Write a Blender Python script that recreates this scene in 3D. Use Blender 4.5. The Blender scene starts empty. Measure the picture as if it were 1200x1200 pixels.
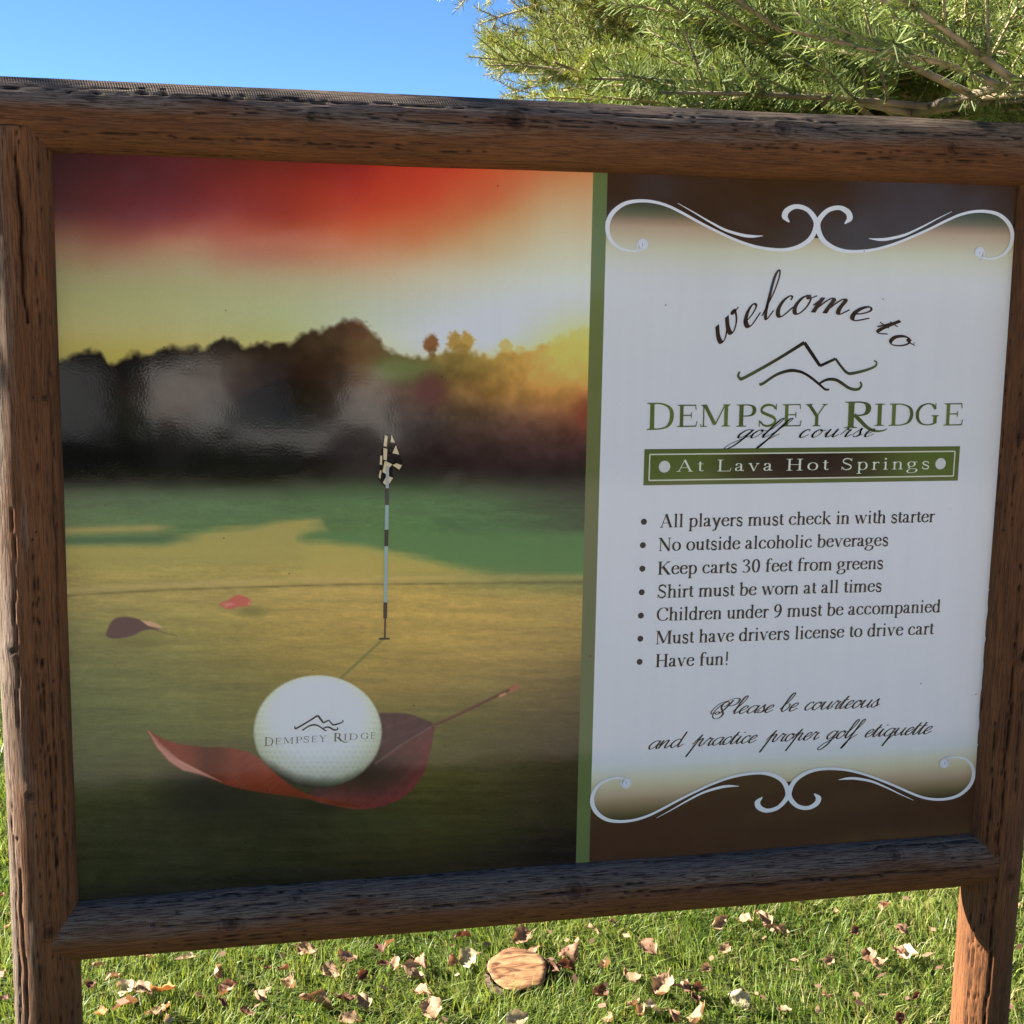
import bpy, math, random
import numpy as np
from mathutils import Matrix, Vector

rng = np.random.default_rng(7)
random.seed(7)
scene = bpy.context.scene

# ------------------------------------------------------------------ camera
FOC = 1635.96                       # focal length in photo pixels (1200 wide)
RR = np.array([[0.9762677, -0.0188264, 0.2157473],
               [-0.2159454, -0.1600582, 0.9631973],
               [0.0163986, -0.9869280, -0.1603251]])   # rows: world X, Y, Z in camera axes
TOPZ = 1.75                         # height of the board's top edge
BW, BH = 1.6, 1.17925               # board face
CAM = np.array([0.20999, -2.23441, TOPZ - 0.18210])
cd = bpy.data.cameras.new('camera')
cam = bpy.data.objects.new('camera', cd)
scene.collection.objects.link(cam)
cd.sensor_width = 36.0
cd.lens = 36.0 * FOC / 1200.0
cd.clip_start = 0.05
cd.clip_end = 2000.0
mw = Matrix.Identity(4)
for i in range(3):
    mw[i][0] = RR[i, 0]; mw[i][1] = -RR[i, 1]; mw[i][2] = -RR[i, 2]; mw[i][3] = CAM[i]
cam.matrix_world = mw
scene.camera = cam

# ------------------------------------------------------------------ sky, sun, exposure
SUN_EL, SUN_BACK = math.radians(28.0), math.radians(20.0)   # elevation; how far behind the board plane
sdir = Vector((-math.cos(SUN_EL) * math.cos(SUN_BACK), math.cos(SUN_EL) * math.sin(SUN_BACK), math.sin(SUN_EL)))
world = bpy.data.worlds.new('World')
scene.world = world
world.use_nodes = True
wn = world.node_tree.nodes; wl = world.node_tree.links
wn.clear()
sky = wn.new('ShaderNodeTexSky'); sky.sky_type = 'NISHITA'; sky.sun_disc = False
sky.sun_elevation = SUN_EL
sky.sun_rotation = math.atan2(sdir.x, sdir.y)
sky.altitude = 2000; sky.air_density = 0.8; sky.dust_density = 0.0; sky.ozone_density = 8.0
bg = wn.new('ShaderNodeBackground'); bg.inputs['Strength'].default_value = 0.05
wo = wn.new('ShaderNodeOutputWorld')
wl.new(sky.outputs[0], bg.inputs[0]); wl.new(bg.outputs[0], wo.inputs[0])
sl = bpy.data.lights.new('sun', 'SUN'); sl.energy = 5.0; sl.angle = math.radians(0.5); sl.color = (1.0, 0.93, 0.82)
sun = bpy.data.objects.new('sun', sl); scene.collection.objects.link(sun)
sun.rotation_euler = sdir.to_track_quat('Z', 'Y').to_euler()
scene.view_settings.view_transform = 'Standard'
scene.view_settings.look = 'None'
scene.view_settings.exposure = 2.3
scene.view_settings.gamma = 1.0
scene.view_settings.use_curve_mapping = False

# ------------------------------------------------------------------ helpers
def ray(px, py):
    d = RR @ np.array([(px - 600.0) / FOC, (py - 600.0) / FOC, 1.0])
    return d
def uv_of(px, py):
    """photo pixel -> (u right, v down) in metres on the board's front face"""
    d = ray(px, py); t = -CAM[1] / d[1]
    p = CAM + d * t
    return p[0], TOPZ - p[2]
def px_of(u, v):
    w = np.stack([u - CAM[0], np.full_like(u, -CAM[1]), TOPZ - v - CAM[2]], -1)
    c = w @ RR
    return 600 + FOC * c[..., 0] / c[..., 2], 600 + FOC * c[..., 1] / c[..., 2]
def on_ground(px, py, z=0.0):
    d = ray(px, py); t = (z - CAM[2]) / d[2]
    p = CAM + d * t
    return p[0], p[1]
def lin(c):
    c = np.asarray(c, float) / 255.0
    return np.where(c <= 0.04045, c / 12.92, ((c + 0.055) / 1.055) ** 2.4)
KALB = 1.62
def alb(c):
    """ink colour: photographed colour of the shaded board -> reflectance"""
    c = np.asarray(c, float); c = c + (c.mean(-1, keepdims=True) - c) * 0.10
    return np.clip(lin(c) * KALB - 0.012, 0.004, 0.86)

def link(o, parent=None):
    scene.collection.objects.link(o)
    if parent is not None: o.parent = parent
    return o
def raw_mesh(name, verts, faces, cols=None, smooth=False, uvs=None, attr='Col'):
    """faces: int array (n,k) or list of lists"""
    me = bpy.data.meshes.new(name)
    verts = np.asarray(verts, np.float32)
    if isinstance(faces, np.ndarray):
        n, k = faces.shape
        me.vertices.add(len(verts)); me.vertices.foreach_set('co', verts.ravel())
        me.loops.add(n * k); me.loops.foreach_set('vertex_index', faces.astype(np.int32).ravel())
        me.polygons.add(n); me.polygons.foreach_set('loop_start', np.arange(0, n * k, k, dtype=np.int32))
        me.update(calc_edges=True)
    else:
        me.from_pydata(verts.tolist(), [], faces); me.update()
    if cols is not None:
        cols = np.asarray(cols, np.float32)
        if cols.shape[1] == 3: cols = np.concatenate([cols, np.ones((len(cols), 1), np.float32)], 1)
        a = me.color_attributes.new(attr, 'FLOAT_COLOR', 'POINT'); a.data.foreach_set('color', cols.ravel())
    if uvs is not None:
        ul = me.uv_layers.new(name='UVMap')
        li = np.zeros(len(me.loops), np.int32); me.loops.foreach_get('vertex_index', li)
        ul.data.foreach_set('uv', np.asarray(uvs, np.float32)[li].ravel())
    me.polygons.foreach_set('use_smooth', np.full(len(me.polygons), smooth, bool))
    me.validate(clean_customdata=False)
    return me
def obj(name, me, mat=None, parent=None):
    if mat is not None and not me.materials: me.materials.append(mat)
    return link(bpy.data.objects.new(name, me), parent)
def tag(o, label=None, cat=None, group=None, kind=None):
    for k, v in (('label', label), ('category', cat), ('group', group), ('kind', kind)):
        if v: o[k] = v
    return o
def empty(name, loc):
    o = bpy.data.objects.new(name, None); o.location = loc; o.empty_display_size = 0.1
    return link(o)
def copy_tree(o, parent=None):
    c = o.copy(); scene.collection.objects.link(c); c.parent = parent
    for ch in list(o.children): copy_tree(ch, c)
    return c
class MB:
    def __init__(s): s.v = []; s.f = []; s.c = []
    def add(s, verts, faces, col=None):
        b = len(s.v); s.v += [tuple(map(float, p)) for p in verts]; s.f += [[b + i for i in f] for f in faces]
        s.c += [tuple(col) if col is not None else (1, 1, 1)] * len(verts)
    def tube(s, pts, rads, n=8, col=None, cap=True):
        pts = [Vector(p) for p in pts]; ring = []; up = Vector((0.13, 0.37, 0.9)).normalized()
        for i, p in enumerate(pts):
            d = (pts[min(i + 1, len(pts) - 1)] - pts[max(i - 1, 0)]).normalized()
            a = d.cross(up)
            if a.length < 1e-3: a = d.cross(Vector((1, 0, 0)))
            a.normalize(); b = d.cross(a)
            for k in range(n):
                t = 2 * math.pi * k / n
                ring.append(p + (a * math.cos(t) + b * math.sin(t)) * rads[i])
        fs = [[i * n + k, i * n + (k + 1) % n, (i + 1) * n + (k + 1) % n, (i + 1) * n + k] for i in range(len(pts) - 1) for k in range(n)]
        if cap: fs += [list(range(n))[::-1], [(len(pts) - 1) * n + k for k in range(n)]]
        s.add(ring, fs, col)
    def mesh(s, name, smooth=True): return raw_mesh(name, s.v, s.f, s.c, smooth)

def vnoise(x, y, seed=0):
    """smooth 2-D value noise, arrays in, 0..1 out"""
    xi = np.floor(x).astype(np.int64); yi = np.floor(y).astype(np.int64)
    fx = x - xi; fy = y - yi; fx = fx * fx * (3 - 2 * fx); fy = fy * fy * (3 - 2 * fy)
    def h(a, b):
        n = (a * 374761393 + b * 668265263 + seed * 1442695041) & 0xffffffff
        n = ((n ^ (n >> 13)) * 1274126177) & 0xffffffff
        return ((n ^ (n >> 16)) & 0xffff) / 65535.0
    return (h(xi, yi) * (1 - fx) + h(xi + 1, yi) * fx) * (1 - fy) + (h(xi, yi + 1) * (1 - fx) + h(xi + 1, yi + 1) * fx) * fy

# ------------------------------------------------------------------ materials
def new_mat(name):
    m = bpy.data.materials.new(name); m.use_nodes = True
    nt = m.node_tree; b = nt.nodes['Principled BSDF']
    return m, nt, b
def N(nt, t, **kw):
    n = nt.nodes.new(t)
    for k, v in kw.items():
        if k in n.inputs: n.inputs[k].default_value = v
        else: setattr(n, k, v)
    return n
def attr_node(nt, name='Col'):
    a = nt.nodes.new('ShaderNodeVertexColor'); a.layer_name = name; return a
def mixc(nt, fac, a, b, mode='MIX'):
    m = nt.nodes.new('ShaderNodeMix'); m.data_type = 'RGBA'; m.blend_type = mode
    for s, v in ((0, fac), (6, a), (7, b)):
        if hasattr(v, 'is_linked') or hasattr(v, 'links'): nt.links.new(v, m.inputs[s])
        elif s == 0: m.inputs[0].default_value = v
        else: m.inputs[s].default_value = (*v, 1) if len(v) == 3 else v
    return m.outputs[2]
def math_n(nt, op, a, b=None, c=None):
    m = nt.nodes.new('ShaderNodeMath'); m.operation = op
    for i, v in enumerate((a, b, c)):
        if v is None: continue
        if hasattr(v, 'links'): nt.links.new(v, m.inputs[i])
        else: m.inputs[i].default_value = v
    return m.outputs[0]
def ramp(nt, fac, stops):
    r = nt.nodes.new('ShaderNodeValToRGB'); nt.links.new(fac, r.inputs[0])
    e = r.color_ramp.elements
    while len(e) < len(stops): e.new(0.5)
    for el, (p, c) in zip(e, stops):
        el.position = p; el.color = (*c, 1) if not np.isscalar(c) else (c, c, c, 1)
    return r.outputs[0]

# glossy laminated print
def print_mat(name, wav=True):
    m, nt, b = new_mat(name)
    a = attr_node(nt)
    tcd = N(nt, 'ShaderNodeTexCoord'); mpd = N(nt, 'ShaderNodeMapping'); mpd.inputs['Scale'].default_value = (38, 5, 2.2)
    nd = N(nt, 'ShaderNodeTexNoise', Scale=1.0, Detail=5.0); nt.links.new(tcd.outputs['Object'], mpd.inputs[0]); nt.links.new(mpd.outputs[0], nd.inputs[0])
    ns = N(nt, 'ShaderNodeTexVoronoi', Scale=17.0); nt.links.new(tcd.outputs['Object'], ns.inputs[0])
    dirt = mixc(nt, 1.0, ramp(nt, nd.outputs[0], [(0.3, 0.975), (0.62, 1.0)]), ramp(nt, ns.outputs[0], [(0.022, 0.45), (0.034, 1.0)]), 'MULTIPLY')
    nt.links.new(mixc(nt, 1.0, a.outputs[0], dirt, 'MULTIPLY'), b.inputs['Base Color'])
    b.inputs['Roughness'].default_value = 0.065
    b.inputs['Specular IOR Level'].default_value = 0.30
    if wav:
        tc = N(nt, 'ShaderNodeTexCoord')
        n1 = N(nt, 'ShaderNodeTexNoise', Scale=9.0, Detail=2.0); n2 = N(nt, 'ShaderNodeTexNoise', Scale=260.0, Detail=1.0)
        nt.links.new(tc.outputs['Object'], n1.inputs[0]); nt.links.new(tc.outputs['Object'], n2.inputs[0])
        s = math_n(nt, 'ADD', math_n(nt, 'MULTIPLY', n1.outputs[0], 1.8), math_n(nt, 'MULTIPLY', n2.outputs[0], 0.10))
        bp = N(nt, 'ShaderNodeBump', Strength=0.35, Distance=0.0006)
        nt.links.new(s, bp.inputs['Height']); nt.links.new(bp.outputs[0], b.inputs['Normal'])
    return m
M_print = print_mat('printed_laminate')

def plain(name, col, rough=0.7, spec=0.3):
    m, nt, b = new_mat(name)
    tc = N(nt, 'ShaderNodeTexCoord'); n = N(nt, 'ShaderNodeTexNoise', Scale=14.0, Detail=4.0)
    nt.links.new(tc.outputs['Object'], n.inputs[0])
    c = mixc(nt, n.outputs[0], [x * 0.8 for x in col], [min(1, x * 1.2) for x in col])
    nt.links.new(c, b.inputs['Base Color']); b.inputs['Roughness'].default_value = rough
    b.inputs['Specular IOR Level'].default_value = spec
    return m
M_back = plain('board_back', (0.12, 0.10, 0.085))

# log wood: UV = (metres along the log, metres round it); wear.R grey weathering, wear.G dark checks, wear.B saw marks
def wood_mat():
    m, nt, b = new_mat('weathered_log')
    uvn = N(nt, 'ShaderNodeUVMap'); a = attr_node(nt, 'wear'); sep = N(nt, 'ShaderNodeSeparateColor')
    nt.links.new(a.outputs[0], sep.inputs[0])
    oi = N(nt, 'ShaderNodeObjectInfo')
    off = N(nt, 'ShaderNodeVectorMath', operation='ADD'); nt.links.new(uvn.outputs[0], off.inputs[0]); nt.links.new(oi.outputs['Random'], off.inputs[1])
    def nz(sx, sy, det, dist=0.0, rough=0.55):
        mp = N(nt, 'ShaderNodeMapping'); mp.inputs['Scale'].default_value = (sx, sy, 1)
        n = N(nt, 'ShaderNodeTexNoise', Scale=1.0, Detail=det, Distortion=dist, Roughness=rough)
        nt.links.new(off.outputs[0], mp.inputs[0]); nt.links.new(mp.outputs[0], n.inputs[0]); return n.outputs[0]
    fine = nz(26, 520, 6, 0.6, 0.65); mid = nz(9, 150, 5, 1.0, 0.62); broad = nz(4.0, 22, 4, 0.6, 0.6); pores = nz(220, 900, 3); chk = nz(10, 640, 3, 0.35)
    warm = mixc(nt, broad, (0.080, 0.034, 0.015), (0.30, 0.122, 0.046))
    warm = mixc(nt, math_n(nt, 'MULTIPLY', ramp(nt, mid, [(0.42, 0.0), (0.68, 1.0)]), 0.50), warm, (0.060, 0.030, 0.019))
    warm = mixc(nt, ramp(nt, fine, [(0.36, 0.7), (0.52, 0.0)]), warm, (0.03, 0.018, 0.013))
    warm = mixc(nt, ramp(nt, chk, [(0.27, 0.55), (0.35, 0.0)]), warm, (0.010, 0.007, 0.006))
    grey = mixc(nt, mid, (0.062, 0.044, 0.034), (0.30, 0.225, 0.165))
    grey = mixc(nt, ramp(nt, fine, [(0.41, 0.9), (0.51, 0.0)]), grey, (0.018, 0.015, 0.014))
    grey = mixc(nt, ramp(nt, chk, [(0.30, 0.6), (0.37, 0.0)]), grey, (0.008, 0.007, 0.006))
    wv = math_n(nt, 'ADD', sep.outputs[0], math_n(nt, 'MULTIPLY', math_n(nt, 'SUBTRACT', broad, 0.5), 0.7))
    wv = math_n(nt, 'ADD', wv, math_n(nt, 'MULTIPLY', math_n(nt, 'SUBTRACT', fine, 0.5), 0.9))
    c = mixc(nt, ramp(nt, wv, [(0.30, 0.0), (0.72, 1.0)]), warm, grey)
    c = mixc(nt, sep.outputs[1], c, (0.008, 0.006, 0.005))
    nt.links.new(c, b.inputs['Base Color'])
    b.inputs['Roughness'].default_value = 0.8; b.inputs['Specular IOR Level'].default_value = 0.12
    # tooth marks of the peeler
    sx = N(nt, 'ShaderNodeSeparateXYZ'); nt.links.new(uvn.outputs[0], sx.inputs[0])
    s1 = math_n(nt, 'SINE', math_n(nt, 'ADD', math_n(nt, 'MULTIPLY', sx.outputs[0], 820.0), math_n(nt, 'MULTIPLY', sx.outputs[1], 620.0)))
    s2 = math_n(nt, 'SINE', math_n(nt, 'SUBTRACT', math_n(nt, 'MULTIPLY', sx.outputs[0], 820.0), math_n(nt, 'MULTIPLY', sx.outputs[1], 900.0)))
    teeth = math_n(nt, 'MULTIPLY', math_n(nt, 'MULTIPLY', s1, s2), sep.outputs[2])
    c = mixc(nt, ramp(nt, teeth, [(0.18, 0.0), (0.55, 0.50)]), c, (0.012, 0.010, 0.009)); nt.links.new(c, b.inputs['Base Color'])
    h = math_n(nt, 'ADD', math_n(nt, 'MULTIPLY', fine, 1.0), math_n(nt, 'MULTIPLY', mid, 0.9))
    h = math_n(nt, 'ADD', h, math_n(nt, 'MULTIPLY', teeth, 0.8))
    h = math_n(nt, 'ADD', h, math_n(nt, 'MULTIPLY', ramp(nt, chk, [(0.29, 0.0), (0.38, 1.0)]), 0.3))
    h = math_n(nt, 'ADD', h, math_n(nt, 'MULTIPLY', pores, 0.15))
    bp = N(nt, 'ShaderNodeBump', Strength=1.0, Distance=0.0020)
    nt.links.new(h, bp.inputs['Height']); nt.links.new(bp.outputs[0], b.inputs['Normal'])
    return m
M_log = wood_mat()

def leafy(name, rough=0.5, trans=0.35, tint=(1.15, 1.1, 0.55)):
    """thin leaf: diffuse + translucent, colour from attribute"""
    m, nt, b = new_mat(name)
    a = attr_node(nt); nt.links.new(a.outputs[0], b.inputs['Base Color'])
    b.inputs['Roughness'].default_value = rough; b.inputs['Specular IOR Level'].default_value = 0.35
    tr = N(nt, 'ShaderNodeBsdfTranslucent')
    nt.links.new(mixc(nt, 1.0, a.outputs[0], tint, 'MULTIPLY'), tr.inputs[0])
    mx = N(nt, 'ShaderNodeMixShader'); mx.inputs[0].default_value = trans
    nt.links.new(b.outputs[0], mx.inputs[1]); nt.links.new(tr.outputs[0], mx.inputs[2])
    nt.links.new(mx.outputs[0], nt.nodes['Material Output'].inputs[0])
    return m
M_grass = leafy('grass_blades', 0.45, 0.40)
M_needle = leafy('fir_needles', 0.65, 0.25, (1.1, 1.1, 0.6))
M_leaf = leafy('tree_leaves', 0.5, 0.35)
M_dry = leafy('dry_leaves', 0.65, 0.25, (1.1, 0.85, 0.6))
def attr_mat(name, rough=0.85, bump=0.0, scale=40):
    m, nt, b = new_mat(name)
    a = attr_node(nt)
    tc = N(nt, 'ShaderNodeTexCoord'); n = N(nt, 'ShaderNodeTexNoise', Scale=float(scale), Detail=5.0)
    nt.links.new(tc.outputs['Object'], n.inputs[0])
    c = mixc(nt, 1.0, a.outputs[0], ramp(nt, n.outputs[0], [(0.3, 0.55), (0.7, 1.25)]), 'MULTIPLY')
    nt.links.new(c, b.inputs['Base Color']); b.inputs['Roughness'].default_value = rough
    if bump:
        bp = N(nt, 'ShaderNodeBump', Strength=0.8, Distance=bump); nt.links.new(n.outputs[0], bp.inputs['Height']); nt.links.new(bp.outputs[0], b.inputs['Normal'])
    return m
M_bark = attr_mat('bark', 0.9, 0.006, 30)

# ------------------------------------------------------------------ ground
def ground_mat():
    m, nt, b = new_mat('turf_soil')
    tc = N(nt, 'ShaderNodeTexCoord')
    n1 = N(nt, 'ShaderNodeTexNoise', Scale=1.3, Detail=6.0); n2 = N(nt, 'ShaderNodeTexNoise', Scale=60.0, Detail=4.0)
    for n in (n1, n2): nt.links.new(tc.outputs['Object'], n.inputs[0])
    c = mixc(nt, n1.outputs[0], (0.030, 0.050, 0.012), (0.075, 0.105, 0.024))
    c = mixc(nt, ramp(nt, n2.outputs[0], [(0.45, 0.0), (0.7, 0.8)]), c, (0.06, 0.045, 0.02))
    nt.links.new(c, b.inputs['Base Color']); b.inputs['Roughness'].default_value = 0.95; b.inputs['Specular IOR Level'].default_value = 0.03
    bp = N(nt, 'ShaderNodeBump', Strength=0.8, Distance=0.02); nt.links.new(n2.outputs[0], bp.inputs['Height']); nt.links.new(bp.outputs[0], b.inputs['Normal'])
    return m
R_ = 600.0
ticks = np.unique(np.concatenate([np.linspace(-6, 8, 57), np.array([-600, -300, -120, -50, -25, -12, 12, 25, 50, 120, 300, 600])]))
gx, gy = np.meshgrid(ticks, ticks)
near = np.exp(-((gx - 1) ** 2 + (gy - 1) ** 2) / 60)
gz = -0.012 * vnoise(gx * 1.7, gy * 1.7, 3) * near
nn = len(ticks)
gi = (np.arange(nn - 1)[:, None] * nn + np.arange(nn - 1)[None, :]).ravel()
ground = obj('ground', raw_mesh('ground', np.stack([gx.ravel(), gy.ravel(), gz.ravel()], 1), np.stack([gi, gi + 1, gi + nn + 1, gi + nn], 1), smooth=True), ground_mat())
tag(ground, kind='structure')
# unseen concrete walk added to bounce light onto the board; mirrored in its gloss
pm = plain('added_concrete_walk', (0.50, 0.44, 0.36), 0.9)
px_ = np.linspace(-60, 60, 61)
PW0, PW1 = -2.1 + 0.0 * px_, -8.6 + 0.5 * np.sin(px_ / 9)
pv = np.concatenate([np.stack([px_, PW1, np.full(61, 0.012)], 1), np.stack([px_, PW0, np.full(61, 0.012)], 1)])
path = obj('path', raw_mesh('path', pv, np.array([[i, i + 1, 62 + i, 61 + i] for i in range(60)])), pm)
tag(path, kind='structure')

# ------------------------------------------------------------------ the sign
sign = empty('welcome_sign', (BW / 2, 0.0, 0.0))
tag(sign, 'log framed golf course welcome sign board with printed picture and rules', 'sign')
SO = Vector((BW / 2, 0, 0))
LOGS_Y = 0.008

def make_log(name, p0, p1, r, weather_dir, weather_bias, seed, cracks=(), knots=(), teeth=None, step=0.0030, nr=112, taper=0.0, dents=True):
    """cracks: (l0, a0, l1, a1, width, depth): along-log metres and angle (deg), angle 0 = toward the viewer (-Y)"""
    p0 = Vector(p0); p1 = Vector(p1); ax = (p1 - p0); L = ax.length; ax.normalize()
    fr = Vector((0, -1, 0)); sd = ax.cross(fr); sd.normalize(); fr = sd.cross(ax)    # angle 0 = fr, +90 = sd
    nl = int(L / step) + 1
    l = np.linspace(0, L, nl); th = np.linspace(-math.pi, math.pi, nr + 1)
    LL, TT = np.meshgrid(l, th, indexing='ij')
    rr = np.full_like(LL, r) - taper * (LL / L)
    cx, sx_ = np.cos(TT), np.sin(TT)
    rr = rr + 0.0035 * (vnoise(LL * 2.1 + cx * 0.6, sx_ * 0.6 + seed, seed) - 0.5)
    rr = rr + 0.0030 * (vnoise(LL * 5 + cx * 1.5, sx_ * 1.5 + 9, seed + 1) - 0.5)
    g1 = vnoise(LL * 9, (np.abs(TT) * r) * 420 + vnoise(LL * 3, TT * 2, seed + 5) * 6, seed + 2)
    g2 = vnoise(LL * 7, (np.abs(TT) * r) * 170 + 50, seed + 3)
    dark = np.zeros_like(LL)
    AA = TT if abs(ax.z) > 0.5 else -TT       # + angle: right on posts, up on rails
    kn = np.zeros_like(LL)
    for (kl, ka, kr) in knots:
        d = np.hypot(LL - kl, (np.angle(np.exp(1j * (AA - math.radians(ka))))) * r)
        rr += 0.0035 * np.exp(-(d / (kr * 1.7)) ** 2)
        rr -= 0.004 * np.exp(-(d / (kr * 0.45)) ** 2)
        ring = 0.5 + 0.5 * np.cos(d / kr * 9)
        dark = np.maximum(dark, np.exp(-(d / (kr * 0.55)) ** 2) * 0.85)
        dark = np.maximum(dark, ring * 0.55 * np.exp(-(d / (kr * 1.5)) ** 4))
    gk = random.Random(seed * 13); cracks = list(cracks)
    for _ in range(30):
        cl = gk.uniform(0, L); ca = gk.uniform(-100, 100); ln_ = gk.uniform(0.12, 0.5)
        cracks.append((cl, ca, cl + ln_, ca + gk.uniform(-3, 3), gk.uniform(0.0006, 0.0010), gk.uniform(0.0012, 0.003)))
    wdir = Vector(weather_dir).normalized()
    nx = cx * fr.dot(wdir) + sx_ * sd.dot(wdir)
    we = np.clip(0.5 + 0.75 * (nx - weather_bias) + 0.35 * (vnoise(LL * 6, TT * 3, seed + 7) - 0.5), 0, 1)
    rr -= (0.0006 * g1 + 0.0003 * g2) * (0.35 + 0.9 * we)
    for (l0, a0, l1, a1, w, dep) in cracks:
        t = np.clip((LL - l0) / (l1 - l0), 0, 1)
        ac = math.radians(a0) + (math.radians(a1) - math.radians(a0)) * t + 0.03 * np.sin(LL * 37 + seed) + 0.02 * np.sin(LL * 91)
        ww = w * np.clip(np.sin(math.pi * np.clip(t, 0.0, 1)), 0.0, 1) ** 0.45 + 1e-5
        inside = (LL >= min(l0, l1)) & (LL <= max(l0, l1))
        d = np.abs(np.angle(np.exp(1j * (AA - ac)))) * r
        prof = np.exp(-(d / ww) ** 2) * inside
        rr -= dep * prof
        dark = np.maximum(dark, np.clip(np.exp(-(d / (ww * 0.85)) ** 2), 0, 1) * inside * 0.97)
    v = (np.array(p0)[None, None] + np.array(ax)[None, None] * LL[..., None]
         + (np.array(fr)[None, None] * cx[..., None] + np.array(sd)[None, None] * sx_[..., None]) * rr[..., None])
    v = v[:, :-1]     # weld the seam at the back
    base = nl * nr
    a = np.arange(nl - 1)[:, None] * nr + np.arange(nr)[None, :]
    b = np.arange(nl - 1)[:, None] * nr + (np.arange(nr)[None, :] + 1) % nr
    faces = np.stack([a.ravel(), b.ravel(), (b + nr).ravel(), (a + nr).ravel()], 1)
    uvs = np.stack([LL[:, :-1].ravel() + seed * 3.7, (TT[:, :-1] * r).ravel()], 1)
    tm = np.zeros_like(LL)
    if teeth is not None:
        ta, tw = math.radians(teeth[0]), math.radians(teeth[1])
        tm = 0.75 * np.exp(-((np.angle(np.exp(1j * (AA - ta)))) / tw) ** 2) * np.clip(vnoise(LL * 3, TT * 1.5, seed + 11) * 2.2 - 0.4, 0, 1)
    wear = np.stack([we[:, :-1].ravel(), dark[:, :-1].ravel(), tm[:, :-1].ravel()], 1)
    vv = v.reshape(-1, 3)
    # end caps as centre fans, slightly domed
    ve = np.concatenate([vv, [np.array(p0) - 0.002 * np.array(ax)], [np.array(p1) + 0.002 * np.array(ax)]])
    uvs = np.concatenate([uvs, [[0, 0], [L, 0]]]); wear = np.concatenate([wear, [[.8, .3, 0], [.8, .3, 0]]])
    k = np.arange(nr); k2 = (k + 1) % nr; e = (nl - 1) * nr
    c0 = np.stack([k2, k, np.full(nr, base), np.full(nr, base)], 1); c1 = np.stack([k + e, k2 + e, np.full(nr, base + 1), np.full(nr, base + 1)], 1)
    me = bpy.data.meshes.new(name)
    tri0 = c0[:, :3]; tri1 = c1[:, :3]
    ve = ve - np.array(SO)
    me.vertices.add(len(ve)); me.vertices.foreach_set('co', ve.astype(np.float32).ravel())
    li = np.concatenate([faces.ravel(), tri0.ravel(), tri1.ravel()]).astype(np.int32)
    me.loops.add(len(li)); me.loops.foreach_set('vertex_index', li)
    ls = np.concatenate([np.arange(len(faces)) * 4, len(faces) * 4 + np.arange(2 * nr) * 3]).astype(np.int32)
    me.polygons.add(len(ls)); me.polygons.foreach_set('loop_start', ls)
    me.update(calc_edges=True)
    at = me.color_attributes.new('wear', 'FLOAT_COLOR', 'POINT')
    at.data.foreach_set('color', np.concatenate([wear, np.ones((len(wear), 1))], 1).astype(np.float32).ravel())
    ul = me.uv_layers.new(name='UVMap'); ul.data.foreach_set('uv', uvs[li].astype(np.float32).ravel())
    me.polygons.foreach_set('use_smooth', np.ones(len(ls), bool))
    me.validate(clean_customdata=False)
    return obj(name, me, M_log, sign)

RP, RT, RB = 0.0535, 0.0550, 0.0520
cp = math.sqrt(RP ** 2 - LOGS_Y ** 2); ct = math.sqrt(RT ** 2 - LOGS_Y ** 2); cb = math.sqrt(RB ** 2 - LOGS_Y ** 2)
XL, XR = -cp, BW + cp
ZT, ZB = TOPZ + ct, TOPZ - BH - cb
# post axis runs upward; for an upward axis +angle = toward +X (viewer's right)
def hz(v): return v          # height of a crack along the post (post starts at z=-0.3 -> l = z+0.3)
post_l = make_log('post', (XL, LOGS_Y, -0.30), (XL, LOGS_Y, ZT - 0.020), RP, (-0.9, -0.30, 0.0), 0.70, 11,
    cracks=[(2.05, 8, 1.80, 14, 0.0030, 0.012), (1.86, 52, 0.62, 50, 0.0016, 0.010), (1.30, 18, 0.9, 30, 0.0012, 0.006),
            (1.55, -20, 1.15, -26, 0.0012, 0.005), (1.0, -38, 0.5, -30, 0.0018, 0.008), (0.55, 25, 0.31, 22, 0.0014, 0.008), (1.1, -48, 0.31, -52, 0.0016, 0.007)],
    knots=[(1.69, 38, 0.008), (1.07, -10, 0.010), (0.84, 12, 0.012), (1.30, -30, 0.010)])
post_r = make_log('post', (XR, LOGS_Y, -0.30), (XR, LOGS_Y, ZT - 0.020), RP, (0.2, 0.3, 0.0), 0.55, 23,
    cracks=[(1.45, -18, 0.35, -22, 0.0014, 0.009), (1.25, 2, 0.95, 5, 0.0012, 0.006), (1.1, -45, 0.75, -42, 0.0012, 0.005), (0.75, -55, 0.32, -60, 0.0012, 0.005)],
    knots=[(1.22, -2, 0.012), (1.62, -30, 0.010), (0.80, 8, 0.010)])
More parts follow.
